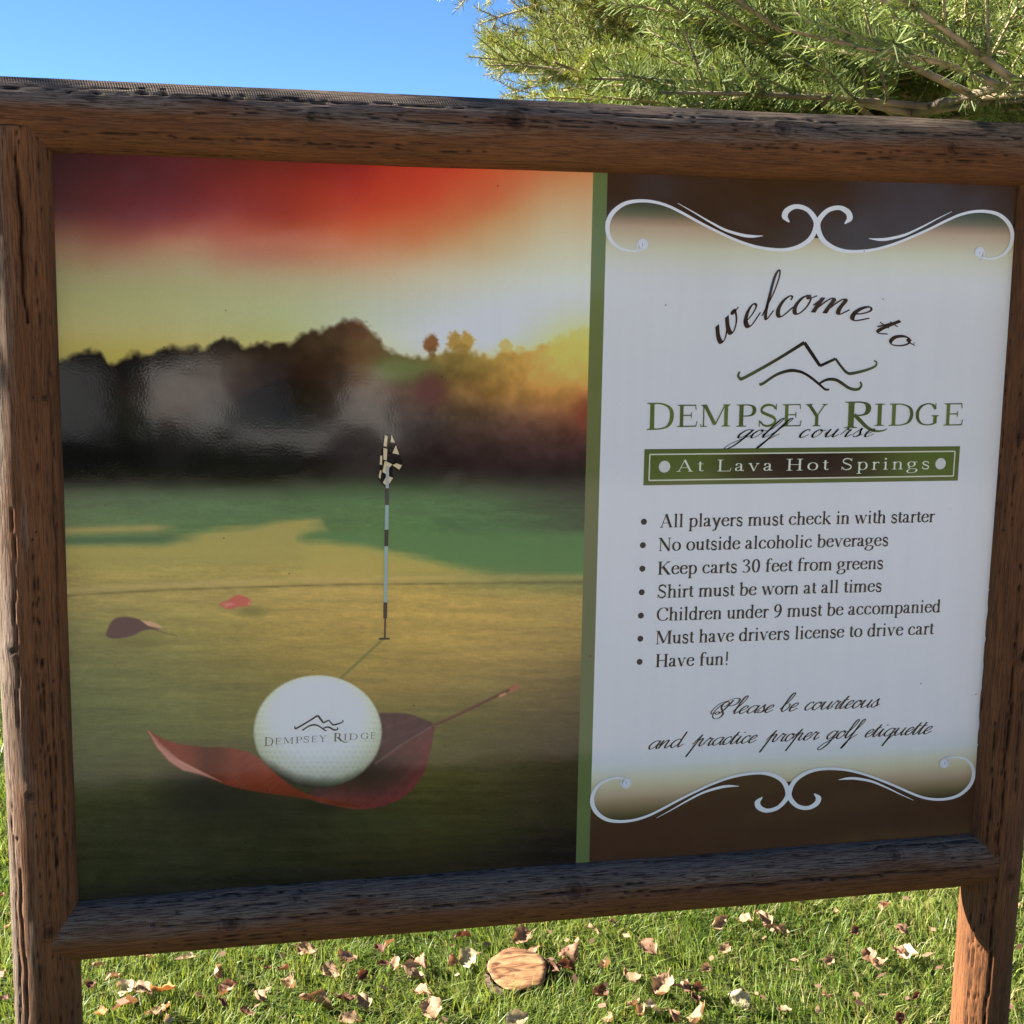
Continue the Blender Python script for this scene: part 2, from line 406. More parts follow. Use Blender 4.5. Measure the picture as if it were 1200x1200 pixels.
# rails: the axis runs +X, +angle = upward
rail_t = make_log('rail', (-0.42, LOGS_Y, ZT), (BW + 0.34, LOGS_Y, ZT), RT, (0.0, -0.25, 1.0), 0.42, 31,
    cracks=[(0.42, 36, 1.05, 40, 0.0010, 0.004), (1.0, 22, 1.6, 20, 0.0010, 0.004), (0.36, 48, 0.6, 50, 0.0012, 0.004), (1.4, 30, 2.0, 28, 0.0010, 0.005), (0.62, 10, 0.95, 12, 0.0009, 0.003)],
    knots=[(uv_of(597, 150)[0] + 0.42, 20, 0.019), (uv_of(905, 162)[0] + 0.42, 24, 0.017), (uv_of(1098, 183)[0] + 0.42, 2, 0.010), (0.80, 8, 0.009)], teeth=(60, 20))
rail_b = make_log('rail', (XL + 0.0, LOGS_Y, ZB), (XR - 0.0, LOGS_Y, ZB), RB, (0.0, -0.35, 1.0), 0.58, 47,
    cracks=[(0.52, 6, 1.05, 26, 0.0014, 0.007), (0.95, 8, 1.68, 2, 0.0017, 0.010), (0.1, 20, 0.5, 14, 0.0010, 0.005), (0.2, 40, 0.6, 44, 0.0009, 0.004)],
    knots=[(uv_of(270, 1083)[0] - XL, 12, 0.015), (uv_of(665, 1040)[0] - XL, 22, 0.018), (uv_of(1038, 1005)[0] - XL, 40, 0.013), (uv_of(345, 1048)[0] - XL, 45, 0.007)], teeth=(20, 8))

# board slab: front face carries the print
slab = MB()
x0, x1, z0, z1 = -0.02 - SO.x, BW + 0.02 - SO.x, TOPZ - BH - 0.02, TOPZ + 0.02
slab.add([(x0, .0006, z0), (x1, .0006, z0), (x1, .0006, z1), (x0, .0006, z1), (x0, .009, z0), (x1, .009, z0), (x1, .009, z1), (x0, .009, z1)],
         [[0, 1, 2, 3], [5, 4, 7, 6], [4, 0, 3, 7], [1, 5, 6, 2], [3, 2, 6, 7], [4, 5, 1, 0]])
board = obj('sign_board', slab.mesh('sign_board', False), M_back, sign)

def bw3(u, v, off): return (u - SO.x, -off, TOPZ - v)

# ---- picture print
def blur(a, s):
    n = int(3 * s); k = np.exp(-0.5 * (np.arange(-n, n + 1) / s) ** 2); k /= k.sum()
    p = np.pad(a, ((n, n), (n, n), (0, 0)), mode='edge')
    p = sum(k[i] * p[i:i + a.shape[0]] for i in range(2 * n + 1))
    return sum(k[i] * p[:, i:i + a.shape[1]] for i in range(2 * n + 1))
U_STRIP = uv_of(694, 206)[0]; U_STRIP = 0.5 * (U_STRIP + uv_of(676, 1009)[0])
U_TEXT = 0.5 * (uv_of(710.5, 207)[0] + uv_of(692, 1008)[0])
def paint_picture():
    nu, nv = 440, 600
    u = np.linspace(-0.004, U_STRIP, nu); v = np.linspace(-0.004, BH + 0.004, nv)
    UU, VV = np.meshgrid(u, v)
    X, Y = px_of(UU, VV)
    cols_x = [75, 200, 330, 420, 500, 580, 640, 690]
    rows = {
     170: [(60,40,42),(84,42,42),(106,42,38),(120,38,38),(150,42,40),(195,85,58),(205,105,70),(208,115,76)],
     185: [(64,42,42),(90,42,42),(116,42,38),(140,38,38),(178,48,42),(198,74,52),(206,112,76),(208,120,80)],
     215: [(74,46,46),(104,44,42),(140,50,42),(174,54,42),(192,66,46),(202,100,66),(212,130,88),(214,140,96)],
     245: [(80,46,46),(124,50,46),(148,54,44),(188,72,48),(200,92,58),(208,132,84),(218,150,105),(220,158,115)],
     265: [(112,70,56),(160,78,54),(172,80,54),(198,96,60),(206,124,78),(214,160,115),(218,168,125),(220,172,132)],
     290: [(142,106,76),(166,114,78),(174,112,82),(196,130,92),(204,158,115),(206,175,135),(210,182,145),(212,186,152)],
     320: [(148,138,95),(162,150,104),(172,160,115),(186,172,136),(194,182,150),(198,190,165),(202,192,172),(204,195,175)],
     350: [(156,152,100),(164,162,110),(172,172,124),(182,182,150),(188,188,172),(195,195,190),(200,198,196),(200,198,192)],
     385: [(170,158,104),(172,162,108),(172,172,118),(184,188,158),(192,194,190),(198,200,204),(205,205,200),(210,205,170)],
     402: [(170,154,88),(176,162,94),(178,170,100),(195,190,140),(202,204,200),(208,210,208),(222,215,185),(226,205,120)],
     415: [(162,148,72),(172,152,76),(180,165,95),(200,190,140),(205,200,170),(215,205,160),(228,205,130),(228,195,95)]}
    yr = sorted(rows); g = np.array([rows[k] for k in yr], float)
    def interp(g, yr, xs):
        t = np.empty(X.shape + (3,))
        yi = np.clip(np.searchsorted(yr, Y) - 1, 0, len(yr) - 2); ya = np.array(yr)[yi]; yb = np.array(yr)[yi + 1]
        fy = np.clip((Y - ya) / (yb - ya), 0, 1)
        xi = np.clip(np.searchsorted(xs, X) - 1, 0, len(xs) - 2); xa = np.array(xs)[xi]; xb = np.array(xs)[xi + 1]
        fx = np.clip((X - xa) / (xb - xa), 0, 1)
        fx = fx[..., None]; fy = fy[..., None]
        return (g[yi, xi] * (1 - fx) + g[yi, xi + 1] * fx) * (1 - fy) + (g[yi + 1, xi] * (1 - fx) + g[yi + 1, xi + 1] * fx) * fy
    wob = -7 + 22 * (vnoise(X / 95, Y / 60, 4) - 0.5) + 14 * (vnoise(X / 38, Y / 20, 5) - 0.5) + 6 * (vnoise(X / 14, Y / 9, 6) - 0.5)
    Y0 = Y.copy()
    Y = Y0 + wob * np.clip((400 - Y0) / 120, 0, 1) * np.clip((X - 60) / 60, 0, 1)
    skyc = blur(interp(g, yr, cols_x), 6)
    Y = Y0
    rows = {
     400: [(40,36,36),(46,37,37),(66,48,38),(96,74,52),(120,100,55),(160,130,62),(200,155,80),(222,180,85)],
     430: [(40,36,36),(47,36,36),(60,42,36),(84,60,42),(116,100,58),(156,124,62),(198,145,75),(220,165,78)],
     460: [(38,35,36),(60,41,37),(44,35,34),(66,48,38),(98,70,52),(150,108,56),(182,126,64),(202,138,72)],
     490: [(38,35,37),(46,36,36),(37,32,34),(62,50,43),(80,65,54),(96,70,58),(124,82,62),(136,80,60)],
     520: [(38,35,37),(40,34,36),(36,31,34),(58,49,46),(64,50,47),(76,54,52),(84,60,56),(78,50,47)],
     550: [(39,37,39),(42,37,39),(40,34,36),(56,48,46),(50,41,40),(58,44,44),(62,48,48),(48,38,39)],
     565: [(44,44,42),(46,46,42),(46,48,40),(58,64,46),(56,60,44),(50,46,40),(48,42,40),(44,38,38)],
     580: [(74,88,60),(70,92,60),(64,90,54),(66,98,56),(70,98,58),(60,82,50),(52,64,44),(46,52,40)],
     600: [(84,104,66),(78,106,64),(74,104,60),(76,104,58),(78,114,64),(68,100,58),(58,80,50),(52,66,44)],
     625: [(84,106,62),(78,106,60),(72,102,54),(74,108,56),(70,112,56),(72,108,62),(64,88,54),(60,76,50)],
     655: [(150,136,66),(156,140,70),(158,140,70),(160,142,70),(86,112,60),(82,108,62),(82,106,62),(84,104,60)],
     678: [(152,134,68),(164,142,74),(166,142,74),(168,144,74),(160,138,70),(118,120,66),(100,112,64),(100,110,62)],
     700: [(146,128,70),(160,138,74),(164,140,75),(168,142,76),(166,140,70),(162,136,70),(156,130,68),(150,126,66)],
     735: [(122,116,64),(142,128,66),(156,132,66),(164,136,70),(166,138,70),(162,134,70),(156,130,68),(148,122,64)],
     765: [(112,110,62),(126,116,62),(142,120,58),(152,128,62),(158,130,64),(158,128,66),(150,122,64),(132,110,58)],
     800: [(98,102,58),(112,108,58),(122,108,54),(146,118,58),(146,118,60),(132,112,60),(118,96,54),(92,78,46)],
     850: [(86,92,52),(95,97,52),(106,98,50),(102,94,46),(98,92,44),(92,82,44),(82,70,42),(70,60,38)],
     900: [(74,78,48),(78,76,46),(70,66,42),(66,62,40),(80,74,40),(74,66,42),(62,52,38),(54,46,35)],
     950: [(62,62,42),(54,52,40),(46,43,37),(54,52,36),(62,58,36),(58,52,36),(50,43,35),(44,38,33)],
     1000: [(52,52,38),(47,46,37),(44,43,34),(48,45,33),(53,47,34),(48,43,34),(44,38,34),(41,36,33)],
     1060: [(42,43,35),(40,40,34),(40,38,32),(42,39,32),(44,40,32),(42,38,32),(41,36,33),(40,35,33)]}
    yr = sorted(rows); g = np.array([rows[k] for k in yr], float)
    low = blur(interp(g, yr, cols_x), 5)
    # rough tree texture in the dark belt
    tn = (vnoise(X / 30, Y / 22, 21) + 0.7 * vnoise(X / 12, Y / 10, 22) + 0.4 * vnoise(X / 5, Y / 5, 23) - 1.05)
    belt = np.clip((570 - Y) / 40, 0, 1)
    low *= (1 + 0.22 * tn * belt)[..., None]
    low *= (1 - 0.34 * np.clip((575 - Y) / 20, 0, 1) * np.clip((440 - X) / 110, 0, 1) - 0.12 * np.clip((575 - Y) / 20, 0, 1) * np.clip((Y - 470) / 40, 0, 1))[..., None]
    def lerp(a, c, m): return a * (1 - m[..., None]) + np.array(c, float) * m[..., None]
    def S(x, e): return np.clip(0.5 - x / (2 * e), 0, 1)
    def blob(cx, cy, rx, ry, soft=0.5): return np.clip((1 - np.hypot((X - cx) / rx, (Y - cy) / ry)) / soft, 0, 1)
    low = lerp(low, (104, 112, 60), blob(465, 432, 55, 22, 0.7) * 0.8)
    low = lerp(low, (96, 58, 50), blob(505, 458, 24, 28, 0.6) * 0.85)
    low = lerp(low, (118, 66, 40), blob(210, 470, 42, 45, 0.8) * 0.22)
    low = lerp(low, (84, 50, 40), blob(265, 450, 50, 25, 0.8) * 0.28)
    low = lerp(low, (110, 78, 48), blob(425, 430, 26, 50, 0.7) * 0.45)
    low = lerp(low, (120, 52, 44), blob(690, 480, 26, 34, 0.8) * 0.7)
    # tree line
    lx = [55,75,90,105,118,128,140,158,175,190,205,222,240,252,262,272,290,310,330,342,352,365,380,395,402,412,424,436,446,458,470,490,520,545,560,600,640,652,665,690,700]
    ly = [424,420,417,415,418,427,420,412,414,406,404,406,410,404,397,402,408,405,402,404,394,390,388,384,376,373,376,388,398,408,412,413,413,411,412,412,408,404,403,404,404]
    line = np.interp(X, lx, ly) + 11.0 * (vnoise(X / 26, X * 0 + 2, 7) - 0.5) + 7.0 * (vnoise(X / 11 + Y / 40, Y / 14, 8) - 0.5) + 5.0 * (vnoise(X / 4.5, Y / 5, 9) - 0.5)
    m = S(line - Y, 4.0)
    img = skyc * (1 - m[..., None]) + low * m[..., None]
    jag = 0.30 * (vnoise(X / 5, Y / 5, 91) - 0.5) + 0.30 * (vnoise(X / 2.6, Y / 2.6, 92) - 0.5)
    def tree(cx, cy, rx, ry, c, a=0.95):
        return lerp(img, c, np.clip((1 + jag - np.maximum(np.hypot((X - cx) / rx, (Y - cy) / ry), 0)) / 0.35, 0, 1) * a)
    img = tree(505, 402, 11, 12, (128, 82, 50)); img = tree(506, 412, 5, 8, (110, 80, 48), 0.7)
    img = tree(533, 400, 11, 13, (166, 128, 64)); img = tree(547, 400, 11, 13, (176, 138, 66)); img = tree(540, 409, 14, 7, (150, 118, 60), 0.8)
    img = tree(593, 406, 10, 10, (206, 166, 92), 0.85); img = tree(610, 410, 9, 6, (210, 170, 100), 0.7)
    img = tree(418, 386, 17, 15, (96, 62, 46), 0.55); img = tree(398, 392, 14, 12, (74, 52, 40), 0.5)
    img = tree(660, 408, 22, 20, (214, 182, 84), 0.65); img = tree(682, 402, 22, 20, (212, 180, 80), 0.65)
    gl = np.exp(-(((X - 676) / 62) ** 2 + ((Y - 412) / 42) ** 2))
    img = lerp(img, (232, 178, 96), gl * 0.62)
    # green: darker and lighter bands, far bunker edge on the right
    gr = np.clip((Y - 575) / 12, 0, 1)
    stv = vnoise(X / 70, Y / 5.5, 31) + 0.5 * vnoise(X / 25, Y / 3.0, 32) - 0.75
    img *= (1 + (0.13 * stv + 0.10 * (vnoise(X / 9, Y / 1.6, 33) - 0.5) + 0.07 * (vnoise(X / 2, Y / 1.4, 34) - 0.5)) * gr)[..., None]
    hill = np.interp(X, [395, 440, 500, 550, 600, 690], [572, 585, 605, 625, 638, 645])
    img = lerp(img, (52, 82, 46), np.exp(-((Y - hill) / 6) ** 2) * np.clip((X - 470) / 60, 0, 1) * 0.5)
    # sunlit tongues on the fairway
    top = np.interp(X, [60, 190, 215, 250, 290, 330, 375, 395, 420], [638, 640, 629, 621, 618, 612, 606, 640, 640])
    tongue = S(top - Y + 6 * stv, 5.0) * S(Y - 660, 12) * S(X - 378 + 14 * stv, 22)
    img = lerp(img, (158, 142, 72), tongue * 0.95)
    img = lerp(img, (76, 104, 58), blob(388, 631, 46, 11, 0.6) * 0.9)
    bnd = np.interp(X, [330, 380, 420, 470, 530, 560, 700], [637, 634, 640, 650, 664, 668, 676])
    right = np.clip((X - 345) / 25, 0, 1)
    img = lerp(img, (76, 112, 62), S(Y - bnd - 6 * stv, 6) * right * np.clip((Y - 618) / 12, 0, 1) * 0.9)
    img = lerp(img, (164, 146, 72), S(bnd - Y - 6 * stv, 6) * right * S(Y - 674, 6) * S(X - 560, 25) * 0.9)
    img = lerp(img, (150, 136, 74), np.exp(-((Y - (622 - 0.03 * (X - 80))) / 4.5) ** 2) * S(X - 195 + 8 * stv, 15) * 0.95)
    img = lerp(img, (60, 92, 58), np.exp(-((Y - (634 - 0.02 * (X - 80))) / 4.5) ** 2) * S(X - 215, 25) * 0.9)
    # edge of the putting green
    el = np.interp(X, [60, 80, 200, 400, 680, 700], [699, 698, 691, 685, 682.5, 682])
    img = lerp(img, (176, 154, 92), np.exp(-((Y - el + 6) / 4) ** 2) * 0.5)
    img = lerp(img, (94, 80, 46), np.exp(-((Y - el) / 1.2) ** 2) * (0.35 + 0.5 * vnoise(X / 12, Y / 30, 88)))
    # soft shadows
    img = lerp(img, (40, 37, 35), blob(262, 928, 95, 46, 0.7) * 0.8)
    img = lerp(img, (42, 40, 36), blob(215, 925, 42, 40, 0.9) * 0.5)
    img = lerp(img, (36, 34, 32), blob(375, 945, 40, 16, 0.8) * 0.6)
    img = lerp(img, (52, 56, 38), blob(450, 962, 70, 16, 0.9) * 0.5)
    img = lerp(img, (95, 88, 46), blob(160, 752, 50, 10, 0.8) * 0.5)
    img = lerp(img, (104, 100, 50), blob(295, 717, 26, 9, 0.8) * 0.7)
    # polygons
    def poly(pts, soft=1.0):
        P = np.array(pts, float)
        x0, x1 = P[:, 0].min() - 4, P[:, 0].max() + 4; y0, y1 = P[:, 1].min() - 4, P[:, 1].max() + 4
        sel = (X > x0) & (X < x1) & (Y > y0) & (Y < y1)
        xs, ys = X[sel], Y[sel]
        ins = np.zeros(len(xs), bool); dd = np.full(len(xs), 1e9)
        for i in range(len(P)):
            a = P[i]; b = P[(i + 1) % len(P)]
            c = ((a[1] > ys) != (b[1] > ys)) & (xs < (b[0] - a[0]) * (ys - a[1]) / (b[1] - a[1] + 1e-12) + a[0])
            ins ^= c
            t = np.clip(((xs - a[0]) * (b[0] - a[0]) + (ys - a[1]) * (b[1] - a[1])) / (((b - a) ** 2).sum() + 1e-9), 0, 1)
            dd = np.minimum(dd, np.hypot(xs - a[0] - t * (b[0] - a[0]), ys - a[1] - t * (b[1] - a[1])))
        m = np.zeros(X.shape); m[sel] = np.clip(0.5 + np.where(ins, dd, -dd) / (2 * soft), 0, 1); return m
    def stroke(pts, w, soft=0.8):
        P = np.array(pts, float); d = np.full(X.shape, 1e9); W = np.full(X.shape, w) if np.isscalar(w) else None
        for i in range(len(P) - 1):
            a, b = P[i], P[i + 1]
            t = np.clip(((X - a[0]) * (b[0] - a[0]) + (Y - a[1]) * (b[1] - a[1])) / ((b - a) ** 2).sum(), 0, 1)
            d = np.minimum(d, np.hypot(X - a[0] - t * (b[0] - a[0]), Y - a[1] - t * (b[1] - a[1])))
        return np.clip(0.5 + (w / 2 - d) / (2 * soft), 0, 1)
    def sm(pts, n=6, closed=True):
        P = np.array(pts, float); out = []
        m = len(P)
        for i in range(m if closed else m - 1):
            p = [P[(i + k) % m] if closed else P[min(max(i + k, 0), m - 1)] for k in (-1, 0, 1, 2)]
            for t in np.linspace(0, 1, n, endpoint=False):
                out.append(0.5 * (2 * p[1] + (p[2] - p[0]) * t + (2 * p[0] - 5 * p[1] + 4 * p[2] - p[3]) * t * t + (3 * p[1] - p[0] - 3 * p[2] + p[3]) * t ** 3))
        return np.array(out)
    # shadow of the flag stick
    img = lerp(img, (86, 96, 50), stroke([(450, 748), (400, 794)], 2.4) * 0.75)
    # right half of the big leaf
    B = sm([(440,838),(458,835.5),(478,836.5),(494,842),(509,850),(507,866),(503,886),(495,909),(477,931),(450,944.5),(420,948.5),(392,944),(362,934),(380,905),(420,860)])
    mB = poly(B)
    tB = np.clip((Y - (850 + (508 - X) * 0.64)) / 40, -1, 1)
    cB = np.where(tB[..., None] < 0, np.array([74, 48, 48.]), np.array([88, 52, 50.]))
    edge = np.clip((np.hypot((X - 430) / 80, (Y - 880) / 70) - 0.62) / 0.4, 0, 1) * np.clip(tB * 1.5, 0, 1)
    cB = cB * (1 - edge[..., None]) + np.array([104, 44, 46.]) * edge[..., None]
    vein = np.abs(((X * 0.3 + (Y - (850 + (508 - X) * 0.64)) * np.sign(tB) * 0.9 + 400) / 13) % 1 - 0.5); cB = cB * (1 + 0.10 * np.clip(1 - vein / 0.10, 0, 1))[..., None]
    cB = cB * (1 + 0.16 * (vnoise(X / 6, Y / 6, 41) - 0.5))[..., None]
    img = img * (1 - mB[..., None]) + cB * mB[..., None]
    img = lerp(img, (46, 36, 34), mB * blob(428, 903, 64, 36, 0.8) * 0.9)
    img = lerp(img, (140, 104, 98), stroke([(508, 850), (470, 873), (440, 895)], 1.3) * 0.6)
    img = lerp(img, (92, 54, 46), stroke(sm([(507, 851), (540, 836), (575, 819), (597, 808), (606, 803)], 5, False), 3.2))
    img = lerp(img, (150, 92, 62), poly([(596,806),(606,801),(611,803),(606,809),(598,812)]))
    img = lerp(img, (196, 128, 96), stroke([(586, 815.5), (592, 813)], 2.6))
    # left half
    A = sm([(173,856),(186,863),(200,869),(232,875),(266,876),(290,881),(305,890),(322,905),(342,921),(362,931),(392,938),(420,944),(400,945),(370,938),(330,932),(296,927),(262,919),(236,908),(214,902),(198,892),(184,876)], 5)
    mA = poly(A)
    cA = np.array([122, 54, 40.]) * (1 + 0.25 * (vnoise(X / 26 - Y / 90, Y / 40, 44) - 0.5))[..., None]
    sh = np.clip((X - 225) / 15, 0, 1) * np.clip((275 - X) / 20, 0, 1)
    cA = cA * (1 + 0.09 * (vnoise((X + Y * 1.5) / 3.0, (Y - X * 0.4) / 16, 45) - 0.5))[..., None]; cA = cA * (1 - 0.22 * sh[..., None]); cA = cA * (1 - 0.25 * np.clip((Y - 915) / 30, 0, 1)[..., None])
    img = img * (1 - mA[..., None]) + cA * mA[..., None]
    img = lerp(img, (188, 130, 112), poly([(174,857.5),(186,872),(205,888),(232,902),(260,916),(236,908),(214,902.5),(198,892),(184,876)]) * 0.85)
    img = lerp(img, (196, 150, 128), stroke([(174, 857), (190, 874), (212, 893), (236, 905)], 1.2) * 0.6)
    # ball
    cx, cy, rx, ry = 372.3, 857.5, 75.0, 66.0
    e = np.hypot((X - cx) / rx, (Y - cy) / ry)
    mb = np.clip(0.5 + (1 - e) * rx / 2.2, 0, 1) * (1 - mA * S(X - 345, 2))
    n2 = np.clip(1 - e ** 2, 0, 1) ** 0.5
    lit = np.clip(0.70 + 0.22 * n2 - 0.16 * (Y - cy) / ry, 0, 1)
    cb_ = np.stack([206 * lit / 0.92 + 0 * X, 208 * lit / 0.92, 212 * lit / 0.92], -1)
    cb_[..., 2] -= 6; cb_[..., 2] -= 24 * np.clip(e - 0.5, 0, 1) * 2
    # dimples follow the sphere
    qx = np.arcsin(np.clip((X - cx) / rx, -1, 1)) * 9.5; qy = np.arcsin(np.clip((Y - cy) / ry, -1, 1)) * 9.5
    row = np.floor(qy); fx_ = qx + 0.5 * (row % 2); dmp = np.hypot((fx_ - np.floor(fx_)) - 0.5, (qy - row) - 0.5)
    amp = 0.022 + 0.055 * np.clip(e - 0.45, 0, 1)
    cb_ *= (1 - amp * np.cos(np.clip(dmp / 0.45, 0, 1) * math.pi))[..., None]
    curve = np.interp(X, [300, 322, 345, 372, 400, 425, 440], [880, 892, 904, 909, 909, 899, 883])
    dk = np.clip((Y - curve + 2 * (vnoise(X / 7, Y / 9, 51) - 0.5)) / 15, 0, 1)
    cb_ = cb_ * (1 - dk[..., None] ** 1.0) + np.array([48, 46, 40.]) * dk[..., None]
    img = img * (1 - mb[..., None]) + cb_ * mb[..., None]
    # two small leaves
    def z(p): return [(100 + a / 5.4545, 690 + b / 5.4545) for a, b in p]
    img = lerp(img, (84, 58, 57), poly(sm(z([(133,300),(160,220),(200,185),(260,178),(320,188),(360,205),(400,235),(440,246),(480,258),(400,262),(350,275),(300,300),(200,318)]), 4), 0.9))
    img = lerp(img, (206, 146, 116), poly(z([(355,203),(420,210),(470,228),(495,250),(470,252),(430,242),(400,235)]), 0.7) * 0.9)
    img = lerp(img, (90, 74, 52), stroke(z([(430, 258), (520, 285), (585, 302)]), 1.2) * 0.8)
    img = lerp(img, (178, 86, 72), poly(sm(z([(858,95),(900,78),(950,47),(1000,42),(1060,75),(1040,108),(980,115),(920,130),(870,112)]), 4), 0.9))
    img = lerp(img, (206, 136, 112), poly(z([(870,98),(930,88),(960,100),(900,115)]), 0.7) * 0.6)
    img = lerp(img, (205, 140, 110), poly(z([(1030,100),(1058,75),(1050,100)]), 0.7) * 0.7)
    img += (3.0 * (vnoise(X / 2.2, Y / 2.2, 61) - 0.5) * np.clip(img.mean(-1) / 120, .3, 1))[..., None]
    lum = img.mean(-1, keepdims=True); img = lum + (img - lum) * 1.10
    gold = np.exp(-((Y - 715) / 60) ** 2) * np.exp(-((X - 480) / 240) ** 2)
    img = img * (1 + gold[..., None] * np.array([0.10, 0.055, -0.04]))
    img[..., 1] += 5 * np.clip((300 - Y) / 100, 0, 1) * np.clip((X - 200) / 200, 0, 1)
    C = alb(np.clip(img, 2, 255))
    verts = np.stack([UU.ravel() - SO.x, np.full(UU.size, -0.0), TOPZ - VV.ravel()], 1)
    a = (np.arange(nv - 1)[:, None] * nu + np.arange(nu - 1)[None, :]).ravel()
    faces = np.stack([a, a + nu, a + nu + 1, a + 1], 1)
    return obj('picture_print', raw_mesh('picture_print', verts, faces, C.reshape(-1, 3)), M_print, board)
pic = paint_picture()
pic['label'] = 'printed sunset golf green with white ball on a red leaf'

# ---- flat printed shapes (ink): ribbons and polygons lying a fraction of a millimetre proud
class Ink:
    def __init__(s, layer): s.v = []; s.f = []; s.c = []; s.base = 0.0003 + layer * 0.00035; s.k = 0
    def _off(s): s.k += 1; return s.base + (s.k % 14) * 0.00002
    def poly(s, pts, col, colf=None):
        o = s._off(); b = len(s.v)
        for (u, v) in pts: s.v.append(bw3(u, v, o)); s.c.append(tuple(colf(u, v)) if colf else tuple(col))
        s.f.append([b + i for i in range(len(pts))][::-1])
    def strip(s, P, W, col, colf=None):
        """ribbon along board points P (n,2) with full widths W"""
        P = np.asarray(P, float); W = np.asarray(W, float); n = len(P)
        d = np.gradient(P, axis=0); d /= np.maximum(np.hypot(d[:, 0], d[:, 1])[:, None], 1e-12)
        nrm = np.stack([-d[:, 1], d[:, 0]], 1)
        A = P + nrm * W[:, None] / 2; B = P - nrm * W[:, None] / 2
        o = s._off(); b = len(s.v)
        for i in range(n):
            for q in (A[i], B[i]):
                s.v.append(bw3(q[0], q[1], o)); s.c.append(tuple(colf(*q)) if colf else tuple(col))
        s.f += [[b + 2 * i, b + 2 * i + 1, b + 2 * i + 3, b + 2 * i + 2] for i in range(n - 1)]
    def disc(s, c, ru, rv, col, n=20):
        s.poly([(c[0] + ru * math.cos(2 * math.pi * i / n), c[1] - rv * math.sin(2 * math.pi * i / n)) for i in range(n)], col)
    def build(s, name, label=None):
        o = obj(name, raw_mesh(name, s.v, s.f, s.c), M_print, board)
        if label: o['label'] = label
        return o
def cr(P, n=6, closed=False):
    P = np.array(P, float)
    if len(P) < 3 and not closed:
        return P[0] + (P[-1] - P[0]) * np.linspace(0, 1, n + 1)[:, None]
    out = []; m = len(P)
    rngi = range(m) if closed else range(m - 1)
    for i in rngi:
        g = (lambda k: P[k % m]) if closed else (lambda k: P[k] if 0 <= k < m else (2 * P[0] - P[1] if k < 0 else 2 * P[-1] - P[-2]))
        p0, p1, p2, p3 = g(i - 1), g(i), g(i + 1), g(i + 2)
        for t in np.linspace(0, 1, n, endpoint=False):
            out.append(0.5 * (2 * p1 + (p2 - p0) * t + (2 * p0 - 5 * p1 + 4 * p2 - p3) * t * t + (3 * p1 - p0 - 3 * p2 + p3) * t ** 3))
    out.append(P[0] if closed else P[-1])
    return np.array(out)

